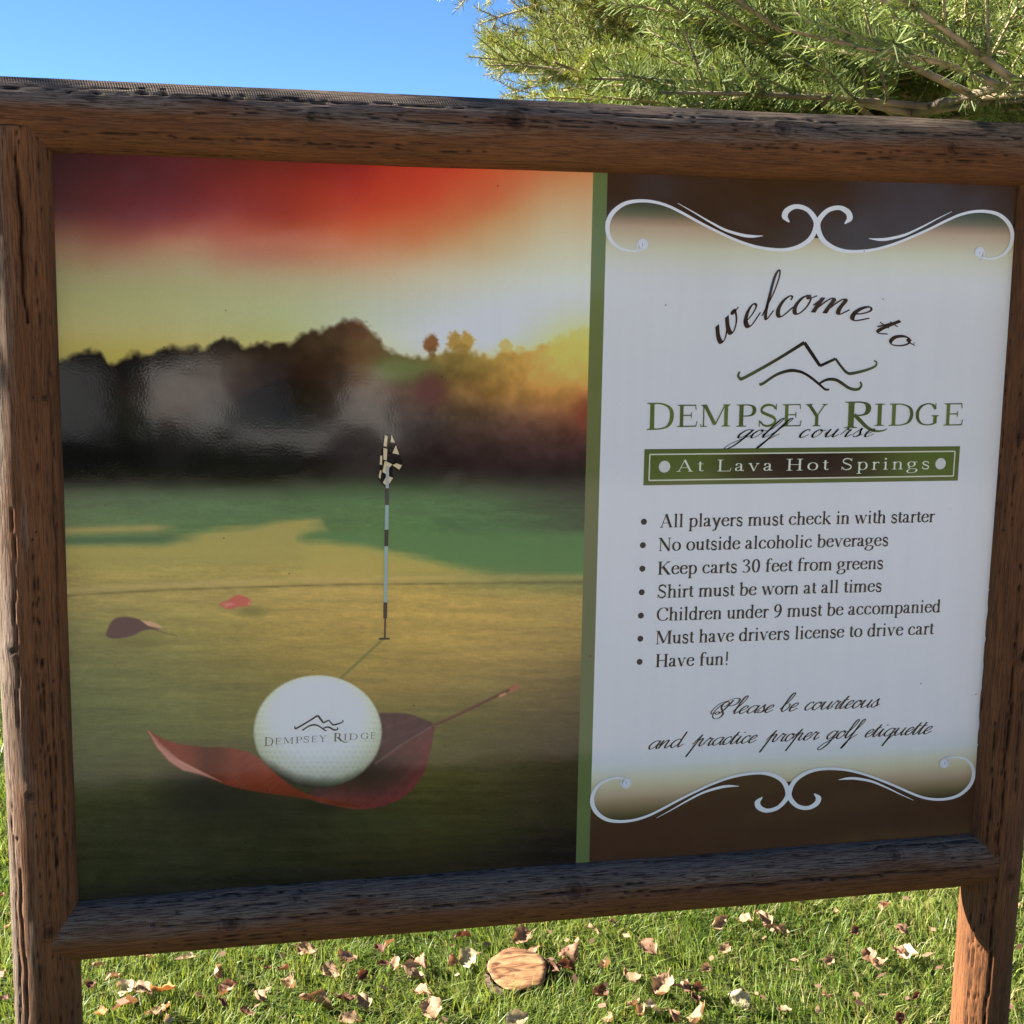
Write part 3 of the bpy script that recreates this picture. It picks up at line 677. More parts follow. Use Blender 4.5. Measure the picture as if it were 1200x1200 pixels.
# roman face. v stem, b/t foot and head serif, k flag serif, l slanted bar, h bar, c curve, o closed curve, '.' dot
SW, CW, TH = 82, 98, 30
SER = {
 ' ': (250, []),
 'a': (444, [('c',[(88,350),(105,405),(165,437),(232,425),(285,370),(290,290),(290,100),(305,45),(345,30),(400,60)]), ('c',[(288,265),(180,228),(95,185),(68,115),(95,45),(165,28),(235,60),(288,120)]), ('.',92,352,40)]),
 'b': (500, [('v',108,8,683),('k',108,683),('c',[(130,350),(200,422),(290,435),(385,375),(425,235),(390,95),(300,18),(205,14),(115,55)])]),
 'c': (444, [('c',[(365,350),(325,415),(240,440),(140,390),(80,290),(72,190),(115,80),(215,25),(310,40),(408,115)]), ('.',362,352,40)]),
 'd': (500, [('v',378,0,683),('k',378,683),('c',[(350,90),(280,25),(200,16),(110,70),(70,215),(105,360),(195,438),(290,425),(355,350)]), ('l',378,30,470,34,36)]),
 'e': (444, [('c',[(385,275),(365,370),(300,430),(215,438),(125,385),(75,290),(70,185),(115,80),(210,25),(305,42),(412,130)]), ('h',85,398,272,28)]),
 'f': (333, [('c',[(135,20),(135,300),(137,500),(165,605),(225,663),(300,662),(345,625)]),('b',135,0),('h',28,300,436,28),('.',340,632,36)]),
 'g': (500, [('o',[(215,440),(110,395),(72,300),(110,205),(215,165),(320,205),(355,300),(320,395)]),('l',310,415,470,415,34),('c',[(170,180),(115,130),(110,80),(180,50),(320,42),(420,10),(445,-65),(390,-150),(250,-200),(110,-185),(45,-125),(65,-60),(150,0)])]),
 'h': (500, [('v',108,0,683),('k',108,683),('b',108,0),('c',[(130,350),(200,418),(280,436),(355,400),(378,310),(378,150),(378,0)]),('b',378,0)]),
 'i': (278, [('v',140,0,450),('k',140,450),('b',140,0),('.',135,612,52)]),
 'k': (500, [('v',108,0,683),('k',108,683),('b',108,0),('l',140,215,370,435,30),('t',380,450,75),('l',210,270,420,10,82),('b',425,0,75)]),
 'l': (278, [('v',140,0,683),('k',140,683),('b',140,0)]),
 'm': (778, [('v',115,0,450),('k',115,450),('b',115,0),('c',[(135,350),(200,418),(275,436),(345,400),(380,310),(380,150),(380,0)]),('b',380,0),('c',[(400,350),(470,418),(545,436),(620,400),(650,310),(650,150),(650,0)]),('b',650,0)]),
 'n': (500, [('v',115,0,450),('k',115,450),('b',115,0),('c',[(135,350),(205,418),(285,436),(355,400),(380,310),(380,150),(380,0)]),('b',380,0)]),
 'o': (500, [('o',[(250,435),(120,375),(70,225),(120,75),(250,16),(380,75),(430,225),(380,375)])]),
 'p': (500, [('v',115,-217,450),('k',115,450),('b',115,-217),('c',[(135,355),(205,425),(295,435),(390,375),(428,230),(390,85),(300,16),(205,18),(120,80)])]),
 'q': (500, [('v',378,-217,450),('b',378,-217),('c',[(350,90),(280,25),(200,16),(110,70),(70,215),(105,360),(195,438),(290,425),(355,350)])]),
 'r': (333, [('v',115,0,450),('k',115,450),('b',115,0),('c',[(135,325),(180,390),(240,430),(305,405)]),('.',298,402,40)]),
 's': (389, [('z',[(325,325),(300,400),(210,437),(120,415),(80,350),(120,280),(215,230),(310,170),(330,100),(285,30),(190,12),(95,45),(60,140)])]),
 't': (278, [('c',[(130,560),(130,400),(130,110),(160,45),(205,30),(265,70)]),('h',22,262,436,28)]),
 'u': (500, [('c',[(115,440),(115,280),(118,130),(150,50),(225,28),(310,65),(360,130)]),('k',115,450),('v',378,0,450),('k',378,450),('l',378,28,465,34,34)]),
 'v': (500, [('l',95,440,258,8,84),('l',250,8,400,440,30),('t',92,450,78),('t',410,450,68)]),
 'w': (722, [('l',90,440,235,8,84),('l',228,8,355,430,30),('l',350,440,500,8,84),('l',495,8,640,440,30),('t',88,450,75),('t',345,450,75),('t',645,450,65)]),
 'y': (500, [('l',95,440,265,20,84),('c',[(405,440),(300,140),(235,-60),(180,-165),(95,-195)]),('t',92,450,78),('t',412,450,68),('.',80,-180,42)]),
 'A': (722, [('l',345,660,120,10,32),('l',345,668,600,10,CW),('h',195,490,225,32),('b',112,0,95,30),('b',600,0,110,90)]),
 'C': (667, [('c',[(592,490),(540,590),(460,640),(360,648),(210,590),(110,460),(88,330),(115,185),(215,65),(360,22),(500,45),(622,150)]),('l',600,480,600,668,24)]),
 'D': (722, [('v',150,0,662,CW),('t',150,662,130,CW),('b',150,0,130,CW),('c',[(150,640),(350,640),(540,570),(632,440),(632,235),(540,85),(350,22),(150,22)])]),
 'E': (611, [('v',150,0,662,CW),('t',150,662,130,CW),('b',150,0,130,CW),('h',150,560,645,34),('h',150,430,345,32),('h',150,570,17,34),('l',548,655,566,510,26),('l',568,8,600,165,26),('l',432,260,432,430,24)]),
 'G': (722, [('c',[(600,490),(545,590),(465,640),(360,648),(210,590),(110,460),(88,330),(115,185),(215,65),(370,22),(500,35),(610,75)]),('l',608,480,608,668,24),('v',605,60,300,CW),('t',605,305,105,CW)]),
 'H': (722, [('v',150,0,662,CW),('v',572,0,662,CW),('t',150,662,125,CW),('t',572,662,125,CW),('b',150,0,125,CW),('b',572,0,125,CW),('h',150,572,340,34)]),
 'I': (333, [('v',165,0,662,CW),('t',165,662,125,CW),('b',165,0,125,CW)]),
 'K': (722, [('v',150,0,662,CW),('t',150,662,125,CW),('b',150,0,125,CW),('l',190,310,560,645,34),('t',575,662,100),('l',290,400,610,12,105),('b',620,0,105,90)]),
 'L': (611, [('v',150,0,662,CW),('t',150,662,125,CW),('b',150,0,125,CW),('h',150,570,17,34),('l',565,8,602,190,26)]),
 'M': (889, [('v',120,0,662,34),('l',150,655,440,60,CW),('l',445,60,715,655,34),('v',745,0,662,CW),('b',120,0,95,30),('b',745,0,120,CW),('t',120,662,85,60),('t',760,662,105,CW)]),
 'N': (722, [('v',130,0,662,34),('l',120,650,590,12,CW),('v',592,0,662,34),('b',130,0,95,30),('t',100,662,85,60),('t',592,662,95,30)]),
 'P': (556, [('v',150,0,662,CW),('t',150,662,125,CW),('b',150,0,125,CW),('c',[(150,642),(310,645),(430,600),(470,490),(435,370),(330,318),(150,315)])]),
 'R': (667, [('v',150,0,662,CW),('t',150,662,125,CW),('b',150,0,125,CW),('c',[(150,642),(310,645),(425,600),(465,495),(430,380),(330,330),(150,325)]),('l',320,330,600,12,CW),('b',620,0,75,60)]),
 'S': (556, [('z',[(448,520),(410,600),(300,645),(185,620),(110,530),(130,430),(260,350),(390,280),(455,180),(410,75),(290,18),(165,45),(75,160)]),('l',468,490,468,668,22),('l',62,0,62,190,22)]),
 'Y': (722, [('l',115,645,365,300,CW),('l',610,645,375,300,34),('v',365,0,320,CW),('b',365,0,125,CW),('t',110,662,110,CW),('t',612,662,90,30)]),
 '0': (500, [('o',[(250,655),(130,560),(82,330),(130,100),(250,10),(370,100),(418,330),(370,560)])]),
 '3': (500, [('c',[(60,540),(125,630),(225,655),(330,600),(355,500),(290,410),(170,350)]),('c',[(170,350),(310,320),(392,220),(370,100),(270,20),(150,14),(60,50)]),('.',72,48,36)]),
 '9': (500, [('o',[(245,650),(130,580),(85,455),(130,330),(235,285),(350,330),(395,455),(350,590)]),('c',[(410,450),(395,290),(310,120),(190,30),(60,0)])]),
 '!': (333, [('l',165,676,165,200,70),('.',165,38,50)]),
}
def glyph_polys(ch, wt=1.0):
    """-> list of ('strip', pts, widths) or ('poly', pts) in em units"""
    adv, prims = SER[ch]; out = []
    for p in prims:
        k = p[0]
        if k == 'v':
            w = (p[4] if len(p) > 4 else SW) * wt; out.append(('strip', [(p[1], p[2]), (p[1], p[3])], [w, w]))
        elif k in 'bt':
            x, y = p[1], p[2]; hw = p[3] if len(p) > 3 else 105; sw = (p[4] if len(p) > 4 else SW) / 2 * wt; s = 1 if k == 'b' else -1
            out.append(('poly', [(x - hw, y), (x + hw, y), (x + hw, y + s * 20), (x + sw + 8, y + s * 34), (x + sw, y + s * 62), (x - sw, y + s * 62), (x - sw - 8, y + s * 34), (x - hw, y + s * 20)]))
        elif k == 'k':
            x, y = p[1], p[2]; sw = SW / 2 * wt
            out.append(('poly', [(x + sw, y + 4), (x - sw - 58, y - 42), (x - sw - 58, y - 62), (x - sw, y - 70), (x + sw, y - 80)]))
        elif k == 'l': out.append(('strip', [(p[1], p[2]), (p[3], p[4])], [p[5] * wt] * 2))
        elif k == 'h': out.append(('strip', [(p[1], p[3]), (p[2], p[3])], [p[4] * wt] * 2))
        elif k in 'coz':
            P = cr(p[1], 5, k == 'o'); d = np.gradient(P, axis=0)
            if k == 'o': d[0] = d[-1] = P[1] - P[-2]
            d /= np.maximum(np.hypot(d[:, 0], d[:, 1])[:, None], 1e-9)
            if k == 'z': w = 46 + 44 * np.abs(0.55 * d[:, 0] + 0.0 * d[:, 1]) * np.sin(np.linspace(0, math.pi, len(P))) ** 1.2 * 1.7
            else: w = TH + (SW + 8 - TH) * np.abs(d[:, 1]) ** 1.6
            out.append(('strip', P, w * wt))
        elif k == '.':
            out.append(('poly', [(p[1] + p[3] * math.cos(t), p[2] + p[3] * math.sin(t)) for t in np.linspace(0, 2 * math.pi, 13)[:-1]]))
    return adv, out
def stamp(ink, polys, O, ex, ey, col, colf=None):
    """place em-unit polygons: board point = O + x*ex + y*ey"""
    O, ex, ey = np.array(O), np.array(ex), np.array(ey)
    sc = math.sqrt(abs(ex[0] * ey[1] - ex[1] * ey[0]))
    for p in polys:
        if p[0] == 'poly':
            ink.poly([tuple(O + x * ex + y * ey) for x, y in p[1]], col, colf)
        else:
            P = np.array(p[1], float); W = np.array(p[2], float)
            d = np.gradient(P, axis=0); d /= np.maximum(np.hypot(d[:, 0], d[:, 1])[:, None], 1e-12)
            if np.allclose(P[0], P[-1]) and len(P) > 3: d[0] = d[-1] = (P[1] - P[-2]) / max(np.hypot(*(P[1] - P[-2])), 1e-9)
            nr_ = np.stack([-d[:, 1], d[:, 0]], 1)
            A = P + nr_ * W[:, None] / 2; B = P - nr_ * W[:, None] / 2
            o = ink._off(); b = len(ink.v)
            for i in range(len(P)):
                for q in (A[i], B[i]):
                    w = O + q[0] * ex + q[1] * ey
                    ink.v.append(bw3(w[0], w[1], o)); ink.c.append(tuple(colf(*w)) if colf else tuple(col))
            ink.f += [[b + 2 * i, b + 2 * i + 1, b + 2 * i + 3, b + 2 * i + 2] for i in range(len(P) - 1)]
def px_len(px, py, dpx, dpy):
    a = np.array(uv_of(px, py)); b = np.array(uv_of(px + dpx, py + dpy)); return np.hypot(*(b - a))
def roman(ink, text, p0, p1, cap_px, col, wt=1.0, track=0, side=True):
    """text between two baseline pixels of the photograph, laid in the board plane"""
    a = np.array(uv_of(*p0)); b = np.array(uv_of(*p1)); L = np.hypot(*(b - a)); dr = (b - a) / L
    tot = sum(SER[c][0] + track for c in text) - track - 50
    sx = L / tot; sy = px_len((p0[0] + p1[0]) / 2, (p0[1] + p1[1]) / 2, 0, -cap_px) / 662
    up = np.array([dr[1], -dr[0]]); x = -25
    for c in text:
        adv, pl = glyph_polys(c, wt)
        stamp(ink, pl, a + dr * x * sx, dr * sx, up * sy, col); x += adv + track
def roman_fit(ink, ch, xa, xb, yb, cap_px, col, wt=1.0, wt2=None, colf=None):
    adv, pl = glyph_polys(ch, wt)
    xs = np.concatenate([np.array(p[1])[:, 0] for p in pl]); lo, hi = xs.min() - 15, xs.max() + 15
    a = np.array(uv_of(xa, yb)); b = np.array(uv_of(xb, yb - (xb - xa) * 0.018)); L = np.hypot(*(b - a)); dr = (b - a) / L; up = np.array([dr[1], -dr[0]])
    sx = L / (hi - lo); sy = px_len(xa, yb, 0, -cap_px) / 662
    stamp(ink, pl, a - dr * lo * sx, dr * sx, up * sy, col, colf)

# script face (upright skeletons, slanted when stamped); heavy on the way down, hairline on the way up
SCR = {
 ' ': (45, []),
 'a': (76, [[(62,88),(44,99),(22,82),(9,45),(17,8),(34,2),(54,32),(66,88)], [(67,99),(64,50),(66,12),(76,2),(96,34)]]),
 'b': (62, [[(0,30),(30,120),(42,190),(36,226),(22,205),(15,110),(13,40),(22,6),(36,2),(52,36),(54,76),(42,96)]]),
 'c': (54, [[(46,76),(47,92),(36,99),(18,82),(8,45),(15,8),(31,1),(62,36)]]),
 'd': (78, [[(62,88),(44,99),(22,82),(9,45),(17,8),(34,2),(54,32),(66,88)], [(70,185),(65,80),(66,14),(76,2),(98,34)]]),
 'e': (52, [[(4,32),(30,50),(46,80),(36,99),(19,84),(8,45),(14,8),(30,1),(60,36)]]),
 'f': (46, [[(0,30),(34,140),(46,205),(38,228),(26,200),(18,80),(8,-60),(0,-118),(-8,-112),(2,-50),(26,2),(54,44)]]),
 'g': (74, [[(60,88),(42,99),(21,82),(9,45),(17,8),(34,2),(52,32),(64,88)], [(66,99),(60,20),(46,-70),(20,-122),(-4,-118),(2,-80),(34,-30),(94,38)]]),
 'i': (40, [[(0,32),(17,97)], [(18,99),(14,45),(16,10),(27,2),(46,34)], [(31,148),(30,138)]]),
 'l': (42, [[(0,30),(32,130),(42,200),(34,229),(22,205),(15,110),(14,30),(24,3),(46,34)]]),
 'm': (118, [[(-2,45),(12,92)], [(14,99),(11,50),(10,0)], [(11,20),(30,76),(43,99),(52,86),(49,40),(48,0)], [(49,20),(68,76),(82,99),(90,86),(86,40),(90,8),(100,2),(120,34)]]),
 'n': (80, [[(-2,45),(12,92)], [(14,99),(11,50),(10,0)], [(11,20),(30,76),(44,99),(53,86),(49,40),(53,8),(63,2),(84,34)]]),
 'o': (62, [[(40,98),(20,84),(8,45),(16,7),(32,1),(50,30),(55,72),(42,98)], [(42,98),(46,78),(74,88)]]),
 'p': (80, [[(-2,30),(30,150)], [(30,150),(20,40),(6,-128)], [(12,10),(30,76),(45,99),(54,86),(50,40),(54,8),(64,2),(86,34)]]),
 'q': (76, [[(62,88),(44,99),(22,82),(9,45),(17,8),(34,2),(54,32),(66,88)], [(67,99),(58,0),(48,-126)], [(50,-100),(66,-20),(96,34)]]),
 'r': (56, [[(-2,30),(20,108)], [(20,108),(28,88),(46,92)], [(46,94),(38,48),(40,10),(50,2),(72,34)]]),
 's': (50, [[(-2,28),(30,110)], [(30,110),(34,70),(44,34),(32,4),(14,4),(8,22)], [(36,6),(62,34)]]),
 't': (42, [[(-2,30),(24,150)], [(25,155),(16,60),(16,10),(27,2),(48,34)], [(6,108),(24,110),(42,114)]]),
 'u': (80, [[(-2,34),(14,94)], [(15,99),(11,45),(16,8),(30,4),(50,36),(62,92)], [(63,99),(59,48),(61,10),(71,2),(92,34)]]),
 'w': (100, [[(15,99),(11,45),(16,8),(30,4),(44,36),(54,92)], [(54,99),(50,45),(55,8),(68,4),(84,40),(86,92),(76,98),(80,84),(100,92)]]),
 'P': (104, [[(58,180),(48,110),(30,40),(8,2),(-8,14),(2,34),(18,22)], [(18,96),(34,110),(42,140),(26,160),(4,136),(6,90),(30,40),(48,-4),(36,-50),(4,-52),(-18,-12),(-22,50),(0,130),(36,186),(78,200),(102,180),(98,130),(70,106),(46,112)], [(-8,20),(-36,10),(-44,60),(-20,140),(20,170)]]),
}
def script_polys(ch, thick=19, hair=4.5):
    adv, paths = SCR[ch]; out = []
    for q in paths:
        P = cr(q, 7); d = np.gradient(P, axis=0); d /= np.maximum(np.hypot(d[:, 0], d[:, 1])[:, None], 1e-9)
        down = np.clip(-d[:, 1], 0, 1) ** 1.5
        k = np.array([1, 2, 3, 2, 1.]); k /= k.sum(); down = np.convolve(np.pad(down, 2, 'edge'), k, 'valid')
        out.append(('strip', P, hair + (thick - hair) * down))
    return adv, out
def script(ink, text, p0, p1, xh_px, slant, col, thick=19, hair=4.5, track=0):
    a = np.array(uv_of(*p0)); b = np.array(uv_of(*p1)); L = np.hypot(*(b - a)); dr = (b - a) / L; up = np.array([dr[1], -dr[0]])
    tot = sum(SCR[c][0] + track for c in text) - track + 8
    sx = L / tot; sy = px_len(*p0, 0, -xh_px) / 100; x = 0
    for c in text:
        adv, pl = script_polys(c, thick, hair)
        stamp(ink, pl, a + dr * x * sx, dr * sx, up * sy + dr * slant * sy, col); x += adv + track
INK = tuple(alb((12, 11, 15))); BROWN_T = tuple(alb((58, 42, 38)))

# panel background (cream gradient that darkens toward the ornaments), brown fields, green strip
def panel_print():
    nu, nv = 6, 420
    u = np.linspace(U_TEXT, BW + 0.004, nu); v = np.linspace(-0.004, BH + 0.004, nv); UU, VV = np.meshgrid(u, v)
    # printed colour against height on the board
    tv = lambda y: uv_of(750, y)[1]; bv = lambda y: uv_of(720, y)[1]
    st = [(tv(200),(62,58,45)),(tv(236),(62,62,45)),(tv(243),(74,76,52)),(tv(251),(98,92,66)),(tv(258),(138,116,90)),(tv(266),(166,142,116)),(tv(277),(174,160,132)),(tv(290),(180,178,152)),(tv(305),(184,184,170)),(tv(325),(185,186,186)),(tv(345),(186,188,192)),
          (bv(880),(186,188,196)),(bv(898),(184,188,190)),(bv(910),(182,182,164)),(bv(922),(176,168,138)),(bv(934),(160,140,114)),(bv(944),(128,110,84)),(bv(952),(100,88,62)),(bv(960),(72,64,44)),(bv(975),(60,52,40)),(bv(1030),(60,50,40))]
    C = np.stack([np.interp(VV, [s[0] for s in st], [s[1][k] for s in st]) for k in range(3)], -1)
    verts = np.stack([UU.ravel() - SO.x, np.zeros(UU.size), TOPZ - VV.ravel()], 1)
    a = (np.arange(nv - 1)[:, None] * nu + np.arange(nu - 1)[None, :]).ravel()
    return obj('panel_print', raw_mesh('panel_print', verts, np.stack([a, a + nu, a + nu + 1, a + 1], 1), np.clip(alb(C) * np.array([1.035, 1.0, 0.945]), 0, 0.88).reshape(-1, 3)), M_print, board)
panel_print()['label'] = 'cream rules panel with brown and green fade behind the scrolls'
ink = Ink(0)
gs = []
for k in range(21):
    t0, t1 = k / 20, min(1, (k + 1) / 20)
vs = np.linspace(-0.004, BH + 0.004, 60)
verts = []; cols = []
for v in vs:
    c = alb((94 + 6 * math.sin(v * 5), 101 + 6 * math.sin(v * 5 + 1), 60))
    for u in (U_STRIP, U_TEXT): verts.append((u - SO.x, 0.0, TOPZ - v)); cols.append(c)
st_me = raw_mesh('green_strip', verts, np.array([[2 * i, 2 * i + 2, 2 * i + 3, 2 * i + 1] for i in range(59)]), cols)
obj('green_strip', st_me, M_print, board)

# ornaments
MAIN_T = [(924.8,260.5),(919.5,253.5),(922.5,246.5),(932.7,242),(945.5,245.5),(954.5,256),(956,266),(950,279),(939,287.5),(924,292.3),(906.7,292.5),(885,289),(863.3,281.8),(841.7,272),(820,261),(798.3,249),(781,240.8),(763.7,236.3),(746.3,235.6),(731.2,239),(719,248),(712.5,259.8),(712.2,272.8),(717.5,283.7),(727,291),(740,294),(748.8,293)]
WM =     [1.2,7.5,6.5,5.0,5.0,6.0,6.4,5.6,4.8,4.0,3.4,3.1,2.9,2.8,2.8,2.9,3.0,3.2,3.6,4.2,4.9,5.2,4.8,3.8,3.0,2.4,2.2]
CURL = [(748.8,293),(755.5,291),(758.2,285.5),(753,281),(747.5,285),(747,292),(752.5,303)]
WC = [2.0,2.6,3.0,3.0,2.6,1.6,0.5]
ACC = [(794,238.2),(811.3,248),(830.8,259.6),(850.3,269.8),(869.8,275.6),(882,277),(894,276.4)]
WA = [0.5,1.2,2.0,2.8,3.4,3.0,0.6]
CX_U = uv_of(957.2, 262)[0]
def to_uv(L): return np.array([uv_of(*p) for p in L])
PXM = 1.0 / 700.0
def pxw(P):   # metres per photo pixel at each board point
    return np.array([px_len(*[float(q) for q in px_of(np.array(p[0]), np.array(p[1]))], 1, 0) for p in P])
mainT, curlT, accT = to_uv(MAIN_T), to_uv(CURL), to_uv(ACC)
mpp = px_len(830, 260, 1, 0)
VB_OFF = uv_of(925.5, 931)[1] + uv_of(957.2, 262)[1]
WHITE = tuple(alb((196, 195, 198))); FADE = tuple(alb((184, 184, 190)))
brown_T = alb((64, 45, 31)); brown_B = alb((70, 50, 38))
def mir(P, mu, mv):
    P = P.copy()
    if mu: P[:, 0] = 2 * CX_U - P[:, 0]
    if mv: P[:, 1] = VB_OFF - P[:, 1]
    return P
for mv in (0, 1):
    for mu in (0, 1):
        orn = Ink(2); orn.base += (mu + 2 * mv) * 0.0003
        for L, Wd, c in ((mainT, WM, WHITE), (curlT, WC, FADE), (accT, WA, WHITE)):
            P = mir(L, mu, mv); D = cr(P, 9); w = np.interp(np.linspace(0, len(P) - 1, len(D)), np.arange(len(P)), Wd) * mpp
            orn.strip(D, w, c)
        cc = mir(np.array([uv_of(752.8, 286.8)]), mu, mv)[0]; orn.disc(cc, 0.0058, 0.0060, tuple(alb((188, 189, 192)))); orn.disc(cc, 0.0009, 0.0032, tuple(alb((140, 145, 165))), 10)
        orn.build('scroll_ornament', 'white curling scroll line with small spiral end')
for mv in (0, 1):
    # brown field between the board edge and the scrolls: one sheet from frame to frame
    D = cr(mir(mainT, 0, mv), 9)[7 * 9:21 * 9 + 1]
    D = D[np.argsort(D[:, 0])]
    half = np.concatenate([[[U_TEXT, D[0][1]]], D, [[CX_U, D[-1][1]]]])
    oth = half[::-1][1:].copy(); oth[:, 0] = np.minimum(2 * CX_U - oth[:, 0], BW + 0.004)
    seg = np.concatenate([half, oth, [[BW + 0.004, oth[-1][1]]]]) if oth[-1][0] < BW + 0.0039 else np.concatenate([half, oth])
    edge = -0.004 if mv == 0 else BH + 0.004
    bc = brown_T if mv == 0 else brown_B
    fields = Ink(0); o = fields._off()
    for s_ in seg:
        fields.v.append(bw3(s_[0], s_[1], o)); fields.v.append(bw3(s_[0], edge, o)); fields.c += [tuple(bc), tuple(bc)]
    fields.f += [[2 * i, 2 * i + 1, 2 * i + 3, 2 * i + 2] for i in range(len(seg) - 1)]
    fields.build('brown_field')

# mountain logo
UP = [(1024,422.6),(1027,424.6),(1025.6,429),(1015.8,433.4),(998.5,437.6),(992,436.4),(986,430),(979,420.4)]
UP2 = [(979,420.4),(970,424.5),(960.8,428.8)]; UP3 = [(960.8,428.8),(951,415),(942.4,401.4)]
UP4 = [(942.4,401.4),(910,421.5),(880,438.5),(868,444.5),(865,441),(866.4,435.4)]
LO = [(889.6,450.3),(893.7,449.6),(906.7,440.8),(916,436.6),(926.2,434.2),(936,435.2),(944,438.4),(953,444.6),(960.6,451),(967,456.3),(971.6,456.4)]
LO2 = [(959.5,449.8),(966,446),(972.5,444.4),(980,445.4),(987,449.5),(994.2,454.4),(1001,456.4),(1006.5,455.6),(1009.2,451.6),(1007.8,447.3)]
LOGO = [(UP,[1.5,2,2.4,3,3.6,3.2,2.8,2.8]),(UP2,[3.0,3.2,3.4]),(UP3,[3.6,4.2,4.2]),(UP4,[4,3.4,3.6,3.6,2.8,2.2]),(LO,[3,3.2,3,3.4,3.8,3.4,3,3,2.8,2.6,2.2]),(LO2,[2.4,2.8,3.4,3.6,3.6,3.4,3.4,3,2.6,2])]
def draw_logo(ink, fmap, ws, shade):
    cen = np.array(uv_of(*fmap((950, 430))))
    span = np.hypot(*(np.array(uv_of(*fmap((1027, 430)))) - cen))
    def colf(u, v):
        t = min(1, max(0, abs(u - cen[0]) / span * 1.3 - 0.15)); return alb(np.array((46, 38, 36)) * (1 - t) + np.array((76, 84, 48)) * t) if shade else alb((34, 33, 32))
    for L, W in LOGO:
        corner = L in (UP2, UP3)
        P = np.array([uv_of(*fmap(p)) for p in L])
        if L is UP4: D = np.concatenate([cr(P[:4], 6)[:-1], cr(P[3:], 6)])
        elif corner: D = cr(P[[0, -1]], 6)
        elif L is UP: D = cr(P, 6)
        else: D = cr(P, 6)
        w = np.interp(np.linspace(0, len(P) - 1, len(D)), np.arange(len(P)), W) * mpp * ws
        ink.strip(D, w, None, colf)
lg = Ink(1); draw_logo(lg, lambda p: p, 1.0, True); lg.build('mountain_logo', 'brown and green line drawing of mountain ridges')

# title
GREEN = (82, 90, 48)
ttl = Ink(1)
def gcol(u, v):
    t = 0.5 + 0.5 * math.sin(u * 60); return alb(np.array((72, 80, 46)) * (1 - t) + np.array((92, 102, 50)) * t)
roman_fit(ttl, 'D', 757.0, 787.5, 503.9, 31.8, None, 1.08, colf=gcol)
def small_caps(q):
    for ch, a, b in q: roman_fit(ttl, ch, a, b, 500.5 - (a - 790) * 0.0055, 26.0, None, 1.02, colf=gcol)
small_caps((('E', 792.5, 817), ('M', 819.5, 856), ('P', 861.5, 884), ('S', 888.8, 909.5), ('E', 915.5, 939), ('Y', 942.5, 969.5)))
if 1:
    ttl.build('title_lettering', 'green capitals reading DEMPSEY'); ttl = Ink(1)
roman_fit(ttl, 'P', 987.8, 1017.5, 501.8, 31.0, None, 1.12, colf=gcol)
ttl.strip(cr(to_uv([(1001, 486), (1008, 493), (1015, 500), (1023, 504.5), (1031, 505.2), (1037, 503.8), (1039.6, 502)]), 6), np.interp(np.linspace(0, 6, 37), [0, 1, 2, 3, 4, 5, 6], [4.4, 4.6, 4.2, 3, 2, 1.4, 0.8]) * mpp, None, gcol)
small_caps((('I', 1023.5, 1036.5), ('D', 1040.5, 1068), ('G', 1073.5, 1100), ('E', 1104.5, 1128)))
ttl.build('title_lettering', 'green capitals reading RIDGE')

# banner
bn = Ink(0)
oc = [uv_of(755, 526.1), uv_of(1124.8, 523.1), uv_of(1122.4, 563.6), uv_of(754, 568.4)]
ic = [uv_of(761.4, 531.9), uv_of(1118.7, 529.3), uv_of(1116.9, 558.1), uv_of(760.3, 562.5)]
U0, U1 = 0.5 * (oc[0][0] + oc[3][0]), 0.5 * (oc[1][0] + oc[2][0]); V0, V1 = 0.5 * (oc[0][1] + oc[1][1]), 0.5 * (oc[2][1] + oc[3][1])
IU0, IU1 = 0.5 * (ic[0][0] + ic[3][0]), 0.5 * (ic[1][0] + ic[2][0]); IV0, IV1 = 0.5 * (ic[0][1] + ic[1][1]), 0.5 * (ic[2][1] + ic[3][1])
bn.poly([(U0, V0), (U1, V0), (U1, V1), (U0, V1)], tuple(alb((84, 92, 48))))
bn.build('banner')
bn = Ink(1)
n = 40; uu = np.linspace(IU0, IU1, n); o = bn._off()
for i, u in enumerate(uu):
    t = abs(2 * i / (n - 1) - 1); t = np.clip((t - 0.15) / 0.62, 0, 1); t = t * t * (3 - 2 * t)
    c = alb(np.array((52, 38, 36)) * (1 - t) + np.array((82, 92, 44)) * t)
    bn.v += [bw3(u, IV0, o), bw3(u, IV1, o)]; bn.c += [tuple(c)] * 2
bn.f += [[2 * i, 2 * i + 1, 2 * i + 3, 2 * i + 2] for i in range(n - 1)]
bn.build('banner_field')
bn = Ink(2); PALE = tuple(alb((186, 186, 160))); w = 1.5 * mpp
for q in (((IU0, IV0), (IU1, IV0)), ((IU0, IV1), (IU1, IV1)), ((IU0, IV0), (IU0, IV1)), ((IU1, IV0), (IU1, IV1))): bn.strip(np.array(q), [w, w], PALE)
bn.disc(uv_of(778.5, 546.8), 6.8 * mpp, 6.8 * mpp, tuple(alb((178, 178, 168))), 28); bn.disc(uv_of(1101.9, 543.3), 6.8 * mpp, 6.8 * mpp, tuple(alb((178, 178, 168))), 28)
for t, a, b in (('At', (792.5, 552.7), (823.5, 552.4)), ('Lava', (840, 552.3), (905, 551.7)), ('Hot', (921, 551.4), (970, 550.8)), ('Springs', (985, 550.7), (1088.5, 549.6))):
    roman(bn, t, a, b, 13.6, tuple(alb((192, 192, 172))), 0.85, 130)
bn.build('banner_lettering', 'pale letters reading At Lava Hot Springs between two dots')

